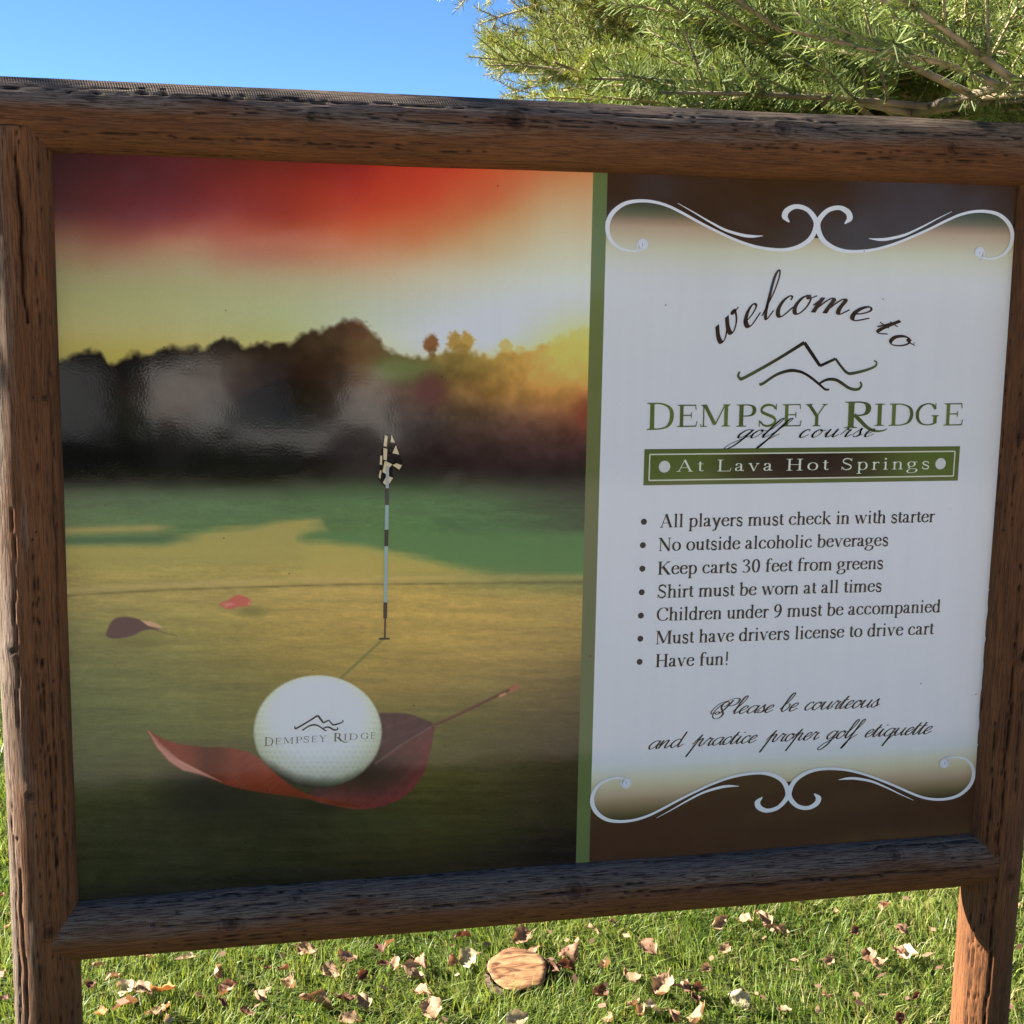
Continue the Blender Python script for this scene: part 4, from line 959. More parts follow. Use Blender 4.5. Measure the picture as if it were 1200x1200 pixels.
# welcome to
wl_ = Ink(1)
for ch, x, y, ang, s in (('w', 840.5, 407, 43, 19.5), ('e', 871.0, 387, 31, 20.5), ('l', 891.5, 377.5, 22, 21), ('c', 906.5, 373, 13, 21), ('o', 925.5, 369, 7, 20.5), ('m', 949.0, 366, -3, 18), ('e', 992.5, 373, -14, 19.5), ('t', 1023.5, 386, -34, 17), ('o', 1038.5, 397.5, -38, 19)):
    a = np.array(uv_of(x, y)); m = px_len(x, y, 1, 0) * s / 100; c_, s_ = math.cos(math.radians(ang)), math.sin(math.radians(ang))
    dr = np.array([c_, -s_]); up = np.array([-s_, -c_])
    adv, pl = script_polys(ch, 15 if ch != 'l' else 13, 7)
    ysc = 1.0
    stamp(wl_, pl, a, dr * m * {'w': 1.95, 'e': 1.85, 'm': 2.0, 'o': 1.6, 't': 1.7, 'c': 1.6, 'l': 1.45}[ch], (up * 0.95 + dr * (0.50 if ch != 'l' else 0.58)) * m * ysc, BROWN_T)
# cross bar of the t
wl_.strip(to_uv([(1031, 377.5), (1041.5, 384.5)]), np.array([1.2, 1.2]) * mpp, BROWN_T)
wl_.build('welcome_lettering', 'dark brown script arching up, reading welcome to')

gc = Ink(2)
script(gc, 'golf', (861, 513.4), (909, 512.9), 10.0, 1.0, INK, 14, 6, 10)
script(gc, 'course', (934, 512.8), (1021, 511.8), 9.6, 0.75, INK, 14, 6, 26)
gc.build('golf_course_lettering', 'thin black script reading golf course')

K2 = tuple(alb((16, 15, 18)))
DOTS = ((754.5, 611.4), (753.3, 638.9), (752.7, 666.4), (752, 694), (751, 721.4), (750.3, 748.5), (749.5, 775.6))
for (t, a, b), dp in zip((('All players must check in with starter', (773, 618.3), (1094.5, 612)), ('No outside alcoholic beverages', (771.4, 645.9), (1040.5, 639.7)), ('Keep carts 30 feet from greens', (770.6, 673.6), (1034.5, 666.7)), ('Shirt must be worn at all times', (770, 700.9), (1032.7, 693.4)), ('Children under 9 must be accompanied', (769.2, 727.8), (1101.5, 717.6)), ('Must have drivers license to drive cart', (768.2, 755), (1093.5, 743.4)), ('Have fun!', (767.9, 782), (854.5, 779))), DOTS):
    rl = Ink(0); roman(rl, t, a, b, 15.2, K2, 1.25)
    bu = Ink(0); bu.disc(uv_of(*dp), 3.6 * mpp, 3.6 * mpp, K2, 16); bu.build('bullet')
    rl.build('rule_line', 'bulleted line reading ' + t)

for grp in ((('Please', (839, 837.2), (904, 834.8), 9.0), ('be', (912, 834), (932.5, 833), 9.4), ('courteous', (940.5, 832.4), (1028, 828.6), 9.4)),
                (('and', (757.5, 878.4), (797, 875.2), 9.4), ('practice', (810, 875), (884.5, 870.2), 9.0), ('proper', (896.5, 869.8), (957, 866.6), 9.0), ('golf', (966, 866.3), (1002, 864.6), 9.4), ('etiquette', (1011.5, 864), (1089.5, 859.8), 9.0))):
    et = Ink(0)
    for t, a, b, h in grp: script(et, t, a, b, h, 0.62, INK, 14, 8.5)
    et.build('courtesy_lettering', 'black script line reading ' + ' '.join(q[0] for q in grp))

# flag stick, its chequered flag and the ball's print
fl = Ink(0); zz = lambda L: [uv_of(380 + a / 4.443, 490 + b / 4.443) for a, b in L]
DK = tuple(alb((30, 24, 22))); CR_ = tuple(alb((190, 168, 128)))
fl.poly(zz([(305,90),(322,83),(345,85),(358,86),(374,135),(390,180),(408,228),(404,258),(388,272),(358,258),(352,290),(362,310),(342,345),(318,356),(298,342),(281,318),(284,280),(290,250),(287,215),(296,185),(304,150)]), DK)
fl2 = Ink(1)
for q in ([(315,88),(330,95),(325,150),(308,145)], [(350,85),(368,128),(345,125)], [(372,140),(390,190),(355,182)], [(308,155),(328,160),(325,220),(308,215)], [(292,195),(302,195),(300,245),(288,240)], [(315,222),(355,240),(335,262),(328,295),(302,280)], [(355,245),(375,235),(405,245),(390,268)], [(290,272),(298,270),(292,318),(283,305)], [(325,300),(358,310),(340,340),(320,350),(305,335)]): fl2.poly(zz(q), CR_)
fl.build('flag', 'chequered black and cream golf flag print'); fl2.build('flag_check')
fp = Ink(2)
def pole(y0, y1, c, w=4.0):
    x = lambda y: 454.1 - (y - 546) * 0.0158
    fp.strip(to_uv([(x(y0), y0), (x(y1), y1)]), np.array([w, w]) * mpp * 1.03, tuple(alb(c)))
pole(546, 572, (150, 150, 145), 3.2); pole(572, 591.7, (58, 54, 56)); pole(591.7, 620.5, (128, 150, 144)); pole(620.5, 640, (34, 34, 34)); pole(640, 705.6, (134, 152, 140)); pole(705.6, 724.5, (58, 40, 36)); pole(724.5, 748.4, (60, 46, 32), 1.8)
fp.strip(to_uv([(444, 748.4), (456.5, 748.4)]), np.array([2.0, 2.0]) * mpp, tuple(alb((56, 44, 30))))
fp.build('flag_stick', 'banded flag stick print')
bl = Ink(0)
fm = lambda p: (345 + (p[0] - 864) * 0.350, 838 + (p[1] - 401) * 0.33 + 0.2 - (p[0] - 942) * 0.018)
draw_logo(bl, fm, 0.52, False)
GT = tuple(alb((92, 94, 78)))
def yb(x): return 873.6 - (x - 309) * 0.060
roman_fit(bl, 'D', 309.3, 319.5, 874.2, 10.2, GT, 1.0)
for ch, a, b in (('E', 322, 330.5), ('M', 332, 344), ('P', 346, 353.5), ('S', 355.5, 362), ('E', 364.5, 372), ('Y', 373.5, 382.5), ('I', 402.5, 406.5), ('D', 408.5, 418.5), ('G', 423, 432), ('E', 434, 440)):
    roman_fit(bl, ch, a, b, yb(a) - 0.6, 7.4, GT, 0.85)
roman_fit(bl, 'R', 390.5, 402, 868.9, 9.8, GT, 1.2)
bl.strip(cr(to_uv([(397, 864), (400.5, 868), (404, 869.8), (408, 869.2)]), 5), np.linspace(1.6, 0.6, 16) * mpp, GT)
bl.build('ball_lettering', 'small ridge logo and name printed on the golf ball')

# ------------------------------------------------------------------ conifer behind the sign
def needles_mesh(name, twigs, dens, nl, nw, seed, cols):
    """twigs: list of (p0, p1, age 0..1); one flat needle = a thin quad"""
    g = np.random.default_rng(seed); V = []; C = []
    for p0, p1, age in twigs:
        p0 = np.array(p0); p1 = np.array(p1); L = np.linalg.norm(p1 - p0); n = max(3, int(L * dens))
        ax = (p1 - p0) / L
        t = (np.arange(n) + g.random(n) * 0.8) / n
        base = p0 + np.outer(t, p1 - p0)
        rnd = g.normal(size=(n, 3)); rnd[:, 2] = rnd[:, 2] * 0.9 + 0.30
        rad = rnd - np.outer(rnd @ ax, ax); rad /= np.linalg.norm(rad, axis=1)[:, None]
        fw = g.uniform(0.35, 0.95, n); tip = t > 0.9; fw[tip] += 0.8
        d = rad + ax * fw[:, None]; d /= np.linalg.norm(d, axis=1)[:, None]
        ln = nl * g.uniform(0.7, 1.15, n) * (1 - 0.25 * (t > 0.93))
        side = np.cross(d, g.normal(size=(n, 3))); side /= np.linalg.norm(side, axis=1)[:, None]
        w = nw * g.uniform(0.8, 1.2, n)
        e = base + d * ln[:, None]
        q = np.stack([base - side * w[:, None] * 0.35, base + side * w[:, None] * 0.35, e + side * w[:, None] * 0.30, e - side * w[:, None] * 0.30], 1)
        m = base + d * ln[:, None] * 0.5
        V.append(q.reshape(-1, 3))
        mixv = np.clip(g.random(n) * 0.6 + age * 0.5, 0, 1)[:, None]
        c = np.array(cols[0]) * (1 - mixv) + np.array(cols[1]) * mixv
        c = c * g.uniform(0.7, 1.3, (n, 1)) * g.uniform(0.75, 1.2)
        C.append(np.repeat(c, 4, 0))
    V = np.concatenate(V); C = np.concatenate(C); F = np.arange(len(V)).reshape(-1, 4)
    return raw_mesh(name, V, F, C)
def make_branch(seed, L=1.25, dens=1050, sparse=False):
    """branch along +X with flat sprays of side shoots -> (wood MB mesh, needles mesh)"""
    g = random.Random(seed); tw = []; mb = MB()
    def pt(t): return Vector((L * t, 0.05 * math.sin(t * 4 + seed), 0.10 * L * math.sin(t * 2.4) - 0.08 * L * t * t + 0.06 * L * t ** 4))
    pts = [pt(i / 14) for i in range(15)]
    wood = (0.24, 0.175, 0.115)
    mb.tube(pts, [0.011 * (1 - 0.8 * i / 14) + 0.001 for i in range(15)], 6, wood)
    tw.append((pt(0.8), pt(0.9), 0.7)); tw.append((pt(0.9), pt(1.0), 1.0))
    ns = 15 if not sparse else 11
    for i in range(ns):
        t = 0.16 + 0.82 * (i + g.random() * 0.5) / ns
        for s in (-1, 1):
            if g.random() < 0.08: continue
            l2 = L * (0.44 * (1 - t) ** 0.75 + 0.10) * g.uniform(0.75, 1.15)
            a = math.radians(g.uniform(42, 62)); dz = g.uniform(-0.25, 0.55)
            dz = dz + 0.10; d = Vector((math.cos(a), s * math.sin(a), dz)).normalized(); p = pt(t)
            drop = g.uniform(0.05, 0.22)
            q = lambda k: p + d * (l2 * k) + Vector((0.10 * l2 * k * k, 0, -drop * l2 * k * k))
            mb.tube([q(0), q(0.35), q(0.7), q(1.0)], [0.0042, 0.0034, 0.0026, 0.0014], 5, (0.42, 0.31, 0.19), False)
            nseg = 4
            for k in range(1, nseg): tw.append((q(k / nseg), q((k + 1) / nseg), 0.3 + 0.6 * k / nseg))
            m = max(2, int(l2 / (0.060 if not sparse else 0.08)))
            for j in range(m):
                kk = 0.12 + 0.82 * (j + g.random() * 0.4) / m
                for s2 in (-1, 1):
                    if g.random() < 0.14: continue
                    l3 = (l2 * 0.34 * (1 - kk) + 0.055) * g.uniform(0.7, 1.2)
                    e = (d + Vector((-s * s2 * d.y * 0.9 * s, s2 * d.x * 0.9, g.uniform(-0.35, 0.8))))
                    e.normalize(); b0 = q(kk); b1 = b0 + e * l3
                    mb.tube([b0, b1], [0.0022, 0.0012], 3, (0.40, 0.30, 0.17), False)
                    tw.append((b0, b1, g.uniform(0.4, 1.0)))
    k_ = (1.0, 0.8, 1.1, 0.65, 0.95, 0.75)[seed % 6]; cols = ((0.040, 0.070, 0.026), (0.400 * k_, 0.405 * (0.4 + 0.6 * k_), 0.085))
    return mb.mesh('branch'), needles_mesh('needles', tw, dens, 0.0205 if not sparse else 0.036, 0.0019 if not sparse else 0.0042, seed, cols)
TX, TY = 2.30, 1.95
fir = empty('fir_tree', (TX, TY, 0))
tag(fir, 'bushy conifer with yellow green needles standing behind the sign at right', 'tree')
tb = MB(); HT = 6.4
tb.tube([(0.02 * math.sin(i * 1.3), 0.02 * math.cos(i), -0.2 + (HT + 0.2) * i / 16) for i in range(17)], [0.105 * (1 - i / 16) ** 0.9 + 0.006 for i in range(17)], 14, (0.13, 0.095, 0.07))
obj('trunk', tb.mesh('trunk'), M_bark, fir)
protos = [make_branch(s) for s in (1, 2, 3, 4, 5, 6)]
sp = [make_branch(s, sparse=True, dens=170) for s in (11, 12)]
g = random.Random(5)
def add_branch(pr, z, az, el, sc):
    b = obj('branch', pr[0], M_bark, fir); b.location = (0, 0, z); b.rotation_euler = (g.uniform(-0.35, 0.35), -el, az); b.scale = (sc,) * 3
    n_ = obj('needles', pr[1], M_needle, b)
    return b
z = 1.40; az = 0.4
while z < HT - 0.15:
    fr_ = (z - 1.5) / (HT - 1.5)
    low_zone = z < 3.2
    lenm = (1.34 + g.uniform(-0.15, 0.12) if low_zone else 1.40) * (1 - fr_) ** 0.7 + 0.10
    if low_zone: el = math.radians(g.choice((g.uniform(-6, 16), g.uniform(12, 44))))
    else: el = math.radians(g.uniform(10, 30))
    t_ = 0.72 * lenm; q_ = np.array([TX + t_ * math.cos(el) * math.cos(az), TY + t_ * math.cos(el) * math.sin(az), z + t_ * math.sin(el)])
    c_ = (q_ - CAM) @ RR; qx, qy = 600 + FOC * c_[0] / c_[2], 600 + FOC * c_[1] / c_[2]
    pr_ = g.choice(protos) if low_zone else g.choice(sp)
    if not (low_zone and 705 < qx < 785 and -160 < qy < 70): add_branch(pr_, z, az, el, lenm / 1.25)
    az += 2.39996 + g.uniform(-0.3, 0.3); z += 0.019 if low_zone else 0.07
# low near-side branches, one of them over the right end of the top rail
for k_, (bx, by, bd, sc_) in enumerate(((850, 95, 0.85, 1), (915, 128, 0.70, 1), (985, 62, 0.75, 1), (1010, 122, 0.45, 1), (1085, 84, 0.55, 1), (1150, 118, 0.30, 1), (1180, 172, -0.20, 1), (800, 118, 1.0, 1))):
    rr_ = ray(bx, by); tip = CAM + rr_ * ((bd - CAM[1]) / rr_[1])
    zb = float(tip[2]) - 0.10; dv = Vector(tip) - Vector((TX, TY, zb)); hl = math.hypot(dv.x, dv.y)
    ob = add_branch(protos[(k_ * 2 + 2) % 6], zb, math.atan2(dv.y, dv.x), math.atan2(dv.z, hl), dv.length / 1.25); ob.rotation_euler.x = 0.25 * math.sin(k_ * 2.1)

# ------------------------------------------------------------------ shade tree left of the sign and trees added behind the viewer
def crown_mesh(seed, R, H, n, size, cols, nclump=60):
    g = np.random.default_rng(seed)
    cc = g.normal(size=(nclump, 3)); cc /= np.linalg.norm(cc, axis=1)[:, None]; cc *= g.uniform(0.35, 1.0, (nclump, 1)) ** 0.6
    cc *= np.array([R, R, H / 2]); cr_ = g.uniform(0.16, 0.34, nclump) * R
    k = g.integers(0, nclump, n); p = cc[k] + g.normal(size=(n, 3)) * cr_[k][:, None] * 0.55
    a = g.normal(size=(n, 3)); a /= np.linalg.norm(a, axis=1)[:, None]; b = np.cross(a, g.normal(size=(n, 3))); b /= np.linalg.norm(b, axis=1)[:, None]
    s = size * g.uniform(0.6, 1.2, (n, 1))
    q = np.stack([p - a * s * 0.5, p + b * s * 0.28, p + a * s * 0.5, p - b * s * 0.28], 1).reshape(-1, 3)
    m = g.random((n, 1)); c = np.array(cols[0]) * (1 - m) + np.array(cols[1]) * m
    return raw_mesh('crown', q, np.arange(4 * n).reshape(-1, 4), np.repeat(c, 4, 0)), cc
def broadleaf(name, loc, R, H, zc, n, size, cols, seed, lean=(0, 0)):
    t = empty(name, loc); me, cc = crown_mesh(seed, R, H, n, size, cols)
    mb = MB(); g = random.Random(seed); top = Vector((lean[0], lean[1], zc))
    mb.tube([Vector((0, 0, -0.2)), Vector((0.02, 0.03, 0.8)), top * 0.5, top], [0.16, 0.13, 0.11, 0.06], 10, (0.12, 0.09, 0.07))
    for i in range(14):
        c = Vector(cc[g.randrange(len(cc))]) + top; s = top * g.uniform(0.5, 0.95)
        mb.tube([s, (s + c) / 2 + Vector((0, 0, 0.1)), c], [0.045, 0.028, 0.010], 5, (0.12, 0.09, 0.07), False)
    obj('trunk', mb.mesh('trunk'), M_bark, t); c = obj('crown', me, M_leaf, t); c.location = top
    return t
shade = broadleaf('shade_tree', (-4.4, -0.9, 0), 1.0, 1.5, 4.75, 1900, 0.08, ((0.05, 0.09, 0.02), (0.16, 0.14, 0.03)), 21, (0.1, 2.4))
tag(shade, 'leafy broad tree left of the sign, beyond the left frame edge', 'tree')
bt = broadleaf('reflection_tree', (-9, -19, 0), 3.2, 6.5, 4.6, 9000, 0.26, ((0.03, 0.05, 0.015), (0.09, 0.09, 0.03)), 31)  # unseen tree row, added for dark reflections in the board's gloss
tag(bt, 'dark round tree added unseen across the lawn behind the viewer, leftmost of its row', 'tree', 'unseen trees added behind the viewer for reflections')
for i, (x, y, s, a, lb) in enumerate(((-3.2, -22, 1.25, 1.0, 'tall dark tree added unseen behind the viewer, second from the left of its row'), (2.8, -20, 0.95, 2.1, 'smaller dark tree added unseen behind the viewer, middle of its row'), (9.5, -23, 1.3, 3.3, 'tall dark tree added unseen behind the viewer, fourth of its row'), (17, -21, 1.15, 4.4, 'wide dark tree added unseen behind the viewer, rightmost of its row'), (-18, -24, 1.35, 5.0, 'big dark tree added unseen far behind the viewer, at the end of the path'))):
    c = copy_tree(bt); c.location = (x, y, 0); c.scale = (s, s, s); c.rotation_euler.z = a; c['label'] = lb

# unseen golf carts added behind the viewer so the gloss mirrors pale patches
M_white = plain('cart_body', (0.78, 0.78, 0.76), 0.35, 0.5); M_black = plain('cart_black', (0.03, 0.03, 0.03), 0.6); M_seat = plain('cart_seat', (0.45, 0.38, 0.28), 0.6)
def bevbox(mb, x0, x1, y0, y1, z0, z1, tx=0.0):
    mb.add([(x0, y0, z0), (x1, y0, z0), (x1, y1, z0), (x0, y1, z0), (x0 + tx, y0, z1), (x1 - tx, y0, z1), (x1 - tx, y1, z1), (x0 + tx, y1, z1)],
           [[3, 2, 1, 0], [4, 5, 6, 7], [0, 1, 5, 4], [1, 2, 6, 5], [2, 3, 7, 6], [3, 0, 4, 7]])
def part(parent, name, mat, fn, bev=0.02):
    mb = MB(); fn(mb); o = obj(name, mb.mesh(name, False), mat, parent)
    if bev: b_ = o.modifiers.new('bevel', 'BEVEL'); b_.width = bev; b_.segments = 2
    return o
cart = empty('reflection_cart', (0.95, -9.6, 0.0)); cart.rotation_euler.z = math.radians(28)
tag(cart, 'white two seat golf cart added unseen behind the viewer, nearer the big tree gap', 'golf cart', 'unseen golf carts added behind the viewer for reflections')
part(cart, 'body', M_white, lambda m: (bevbox(m, -1.15, -0.25, -0.58, 0.58, 0.30, 0.86, 0.10), bevbox(m, -0.27, 0.62, -0.55, 0.55, 0.26, 0.36), bevbox(m, 0.60, 1.18, -0.56, 0.56, 0.28, 0.84, 0.12)), 0.04)
part(cart, 'seat', M_seat, lambda m: bevbox(m, -0.62, -0.05, -0.52, 0.52, 0.862, 0.96), 0.03)
part(cart, 'seat_back', M_seat, lambda m: bevbox(m, -0.72, -0.63, -0.52, 0.52, 0.97, 1.35), 0.03)
part(cart, 'roof', M_white, lambda m: bevbox(m, -0.95, 0.75, -0.58, 0.58, 1.84, 1.90, 0.05), 0.02)
for y in (-0.53, 0.53):
    part(cart, 'roof_post', M_black, lambda m: m.tube([(0.78, y, 0.8), (0.62, y, 1.85)], [0.018, 0.018], 8), 0)
    part(cart, 'roof_post', M_black, lambda m: m.tube([(-0.86, y, 0.8), (-0.82, y, 1.85)], [0.018, 0.018], 8), 0)
    for x in (-0.78, 0.82): part(cart, 'wheel', M_black, lambda m: m.tube([(x, y - 0.10, 0.23), (x, y + 0.06, 0.23)], [0.23, 0.23], 24), 0.02)
part(cart, 'steering_wheel', M_black, lambda m: m.tube([(0.40 + 0.05 * math.sin(t), -0.25 + 0.17 * math.cos(t), 1.05 + 0.16 * math.sin(t)) for t in np.linspace(0, 2 * math.pi, 17)], [0.014] * 17, 6), 0)
c2 = copy_tree(cart); c2.location = (-1.35, -10.4, 0); c2.rotation_euler.z = math.radians(75); c2['label'] = 'white golf cart added unseen behind the viewer, turned sideways left of the other cart'

# ------------------------------------------------------------------ grass
def grass_blades(n, x0, x1, y0, y1, hmin, hmax, w, seed, segs=2, clump=True, keep=None):
    g = np.random.default_rng(seed)
    x = g.uniform(x0, x1, n); y = g.uniform(y0, y1, n)
    if keep is not None:
        k = keep(x, y, g); x = x[k]; y = y[k]; n = len(x)
    dn = vnoise(x * 9, y * 9, 71) * 0.6 + vnoise(x * 27, y * 27, 72) * 0.4
    h = (hmin + (hmax - hmin) * np.clip(dn + g.uniform(-0.35, 0.35, n), 0, 1))
    a = g.uniform(0, 2 * math.pi, n) * 0.75 + vnoise(x * 4, y * 4, 73) * 5
    bend = g.uniform(0.15, 1.15, n) * h
    dx, dy = np.cos(a), np.sin(a)
    f = g.uniform(0, 2 * math.pi, n); sx, sy = np.cos(f), np.sin(f)
    ww = w * g.uniform(0.7, 1.3, n)
    lv = []
    for i in range(segs + 1):
        t = i / (segs + 0.0) if segs else 1
        off = bend * t ** 2; z = h * (t - 0.22 * t ** 2 * (bend / h))
        c = np.stack([x + dx * off, y + dy * off, z - 0.008], 1); hw = (ww * (1 - 0.85 * t) / 2)[:, None] * np.stack([sx, sy, np.zeros(n)], 1)
        if i < segs: lv += [c - hw, c + hw]
        else: lv += [c]
    k = len(lv); V = np.stack(lv, 1).reshape(-1, 3); b = np.arange(n) * k
    tris = []
    for i in range(segs - 1):
        o = 2 * i; tris += [np.stack([b + o, b + o + 1, b + o + 3], 1), np.stack([b + o, b + o + 3, b + o + 2], 1)]
    o = 2 * (segs - 1); tris.append(np.stack([b + o, b + o + 1, b + o + 2], 1))
    m = np.clip(vnoise(x * 5, y * 5, 74) * 0.7 + g.uniform(-0.1, 0.5, n), 0, 1)[:, None]
    c = np.array((0.090, 0.165, 0.026)) * (1 - m) + np.array((0.270, 0.330, 0.080)) * m
    dry = (g.random(n) < 0.07 + 0.10 * (x > 1.5))[:, None]
    c = np.where(dry, np.array((0.42, 0.36, 0.17)) * g.uniform(0.6, 1.1, (n, 1)), c * g.uniform(0.6, 1.3, (n, 1)))
    return V, np.concatenate(tris), np.repeat(c, k, 0)
SX, SY = on_ground(607, 1133, 0.036)
def notstump(x, y, g): return np.hypot(x - SX, (y - SY) * 1.15) > 0.060 + 0.006 * np.sin(x * 700)
V1, F1, C1 = grass_blades(105000, -0.9, 2.9, -0.15, 2.3, 0.020, 0.066, 0.0036, 5, 2, keep=notstump)
V2, F2, C2 = grass_blades(150000, -6, 8, -5, 7, 0.025, 0.065, 0.009, 6, 1, keep=lambda x, y, g: ~((x > -0.9) & (x < 2.9) & (y > -0.15) & (y < 2.3)) & (y > -2.1))
V3, F3, C3 = grass_blades(60000, -22, 24, -26, 24, 0.04, 0.09, 0.03, 8, 1, keep=lambda x, y, g: ~((x > -6) & (x < 8) & (y > -5) & (y < 7)) & ((y > -2.1) | (y < -8.6 + 0.5 * np.sin(x / 9))))
V = np.concatenate([V1, V2, V3]); F = np.concatenate([F1, F2 + len(V1), F3 + len(V1) + len(V2)]); C = np.concatenate([C1, C2, C3])
tag(obj('grass', raw_mesh('grass', V, F, C), M_grass), 'short sunlit green lawn grass with some yellow blades', 'grass', kind='stuff')

# ------------------------------------------------------------------ stump
def stump_mats():
    m, nt, b = new_mat('cut_wood')
    tc = N(nt, 'ShaderNodeTexCoord'); mp = N(nt, 'ShaderNodeMapping'); mp.inputs['Scale'].default_value = (9, 42, 9); mp.inputs['Rotation'].default_value = (0, 0, 0.25)
    n1 = N(nt, 'ShaderNodeTexNoise', Scale=1.6, Detail=6.0, Distortion=1.2); nt.links.new(tc.outputs['Object'], mp.inputs[0]); nt.links.new(mp.outputs[0], n1.inputs[0])
    wv = N(nt, 'ShaderNodeTexWave', Scale=22.0, Distortion=2.5, Detail=3.0); wv.wave_type = 'RINGS'; wv.rings_direction = 'Z'; nt.links.new(tc.outputs['Object'], wv.inputs[0])
    n3 = N(nt, 'ShaderNodeTexNoise', Scale=22.0, Detail=4.0); nt.links.new(tc.outputs['Object'], n3.inputs[0])
    c = ramp(nt, n1.outputs[0], [(0.38, (0.07, 0.028, 0.012)), (0.46, (0.27, 0.115, 0.040)), (0.64, (0.44, 0.27, 0.12))])
    c = mixc(nt, math_n(nt, 'MULTIPLY', wv.outputs[1], 0.22), c, (0.25, 0.12, 0.05))
    c = mixc(nt, ramp(nt, n3.outputs[0], [(0.52, 0.0), (0.66, 0.8)]), c, (0.22, 0.10, 0.04))
    nt.links.new(c, b.inputs['Base Color']); b.inputs['Roughness'].default_value = 0.8
    bp = N(nt, 'ShaderNodeBump', Strength=0.9, Distance=0.004); nt.links.new(n1.outputs[0], bp.inputs['Height']); nt.links.new(bp.outputs[0], b.inputs['Normal'])
    return m
stump = empty('tree_stump', (SX, SY, 0))
tag(stump, 'small round sawn tree stump with orange cut face in the grass below the sign', 'stump')
gn = random.Random(3); nS = 40
rad = [0.066 * (1 + 0.05 * math.sin(2 * t + 1) + 0.03 * math.sin(5 * t) + 0.03 * gn.uniform(-1, 1)) for t in [2 * math.pi * i / nS for i in range(nS)]]
tilt = 0.24
def topz(x, y): return 0.034 + y * math.tan(tilt)
topv = []; tf = []
rings = [1.0, 0.97, 0.8, 0.6, 0.4, 0.2]
for ri, q in enumerate(rings):
    for i in range(nS):
        t = 2 * math.pi * i / nS; x, y = rad[i] * q * math.cos(t), rad[i] * q * math.sin(t) * 1.06
        topv.append((x, y, topz(x, y) + (0.0 if ri else -0.003) + (0.0015 * gn.uniform(-1, 1) if ri < 2 else 0.0)))
topv.append((0, 0, topz(0, 0)))
for ri in range(len(rings) - 1):
    for i in range(nS): tf.append([ri * nS + i, ri * nS + (i + 1) % nS, (ri + 1) * nS + (i + 1) % nS, (ri + 1) * nS + i])
tf += [[(len(rings) - 1) * nS + i, (len(rings) - 1) * nS + (i + 1) % nS, len(topv) - 1] for i in range(nS)]
obj('cut_face', raw_mesh('cut_face', topv, tf, smooth=True), stump_mats(), stump)
bv_ = []; bf = []
for k, zz_ in enumerate((0, 0.5, 1)):
    for i in range(nS):
        t = 2 * math.pi * i / nS; fl_ = 1.06 - 0.03 * zz_ + 0.03 * (i % 3); x, y = rad[i] * fl_ * math.cos(t), rad[i] * fl_ * math.sin(t) * 1.06
        bv_.append((x, y, -0.05 * (1 - zz_) + (topz(x, y) - 0.006) * zz_))
for k in range(2):
    for i in range(nS): bf.append([k * nS + i, k * nS + (i + 1) % nS, (k + 1) * nS + (i + 1) % nS, (k + 1) * nS + i])
obj('bark', raw_mesh('bark', bv_, bf, [(0.09, 0.055, 0.035)] * len(bv_), smooth=True), M_bark, stump)

# ------------------------------------------------------------------ fallen leaves
def leaf_mesh(seed, col):
    """curled dry leaf, about 1 m long (scaled when placed)"""
    g = random.Random(seed); nl, nw = 12, 8; V = []; F = []; C = []
    curl = g.uniform(0.5, 1.5); bend = g.uniform(-1.1, 1.3); tw = g.uniform(-0.8, 0.8)
    for i in range(nl + 1):
        t = i / nl
        wid = 0.36 * math.sin(math.pi * min(1, t * 1.02 + 0.02) ** 0.8) ** 0.8 + 0.015
        for j in range(nw + 1):
            s = 2 * j / nw - 1
            lob = 1 + 0.12 * math.sin(t * 17 + seed) * abs(s)
            y = s * wid * lob * math.cos(curl * abs(s) * 0.5); z_ = wid * abs(s) ** 1.5 * math.sin(curl) * 0.9
            z_ += 0.10 * math.sin(t * 9 + s * 4 + seed) * abs(s) + 0.05 * math.sin(t * 23 + s * 11 + seed * 3) + g.uniform(-0.022, 0.022)
            a = bend * (t - 0.5); x = math.sin(a) / (bend if abs(bend) > 0.05 else 1) if abs(bend) > 0.05 else t - 0.5
            z_ += (1 - math.cos(a)) / (bend if abs(bend) > 0.05 else 1) * 1.4
            r = tw * (t - 0.5); y, z_ = y * math.cos(r) - z_ * math.sin(r), y * math.sin(r) + z_ * math.cos(r)
            V.append((x, y, z_)); k = (1 - 0.30 * (1 - abs(s)) + g.uniform(-0.22, 0.22)) * (1.25 if j == nw // 2 else 1); C.append([c * k for c in col])
    for i in range(nl):
        for j in range(nw): F.append([i * (nw + 1) + j, (i + 1) * (nw + 1) + j, (i + 1) * (nw + 1) + j + 1, i * (nw + 1) + j + 1])
    b = len(V); V += [(-0.5, 0, 0), (-0.5, 0.025, 0), (-0.78, 0.02, 0.07), (-0.78, 0, 0.07)]; C += [list(col)] * 4; F.append([b, b + 1, b + 2, b + 3])
    return raw_mesh('fallen_leaf', V, F, C, True)
PAL = {'tan': (0.42, 0.27, 0.155), 'pale': (0.56, 0.47, 0.29), 'orange': (0.50, 0.22, 0.06), 'dark brown': (0.17, 0.075, 0.042), 'pinkish brown': (0.38, 0.21, 0.125)}
LM = {k: [leaf_mesh(i * 7 + j, c) for j in range(5)] for i, (k, c) in enumerate(PAL.items())}
def A(L, ox, oy): return [(ox + x / 3, oy + y / 3, s, c) for x, y, s, c in L]
T, PA, O_, D_, K_ = 'tan', 'pale', 'orange', 'dark brown', 'pinkish brown'
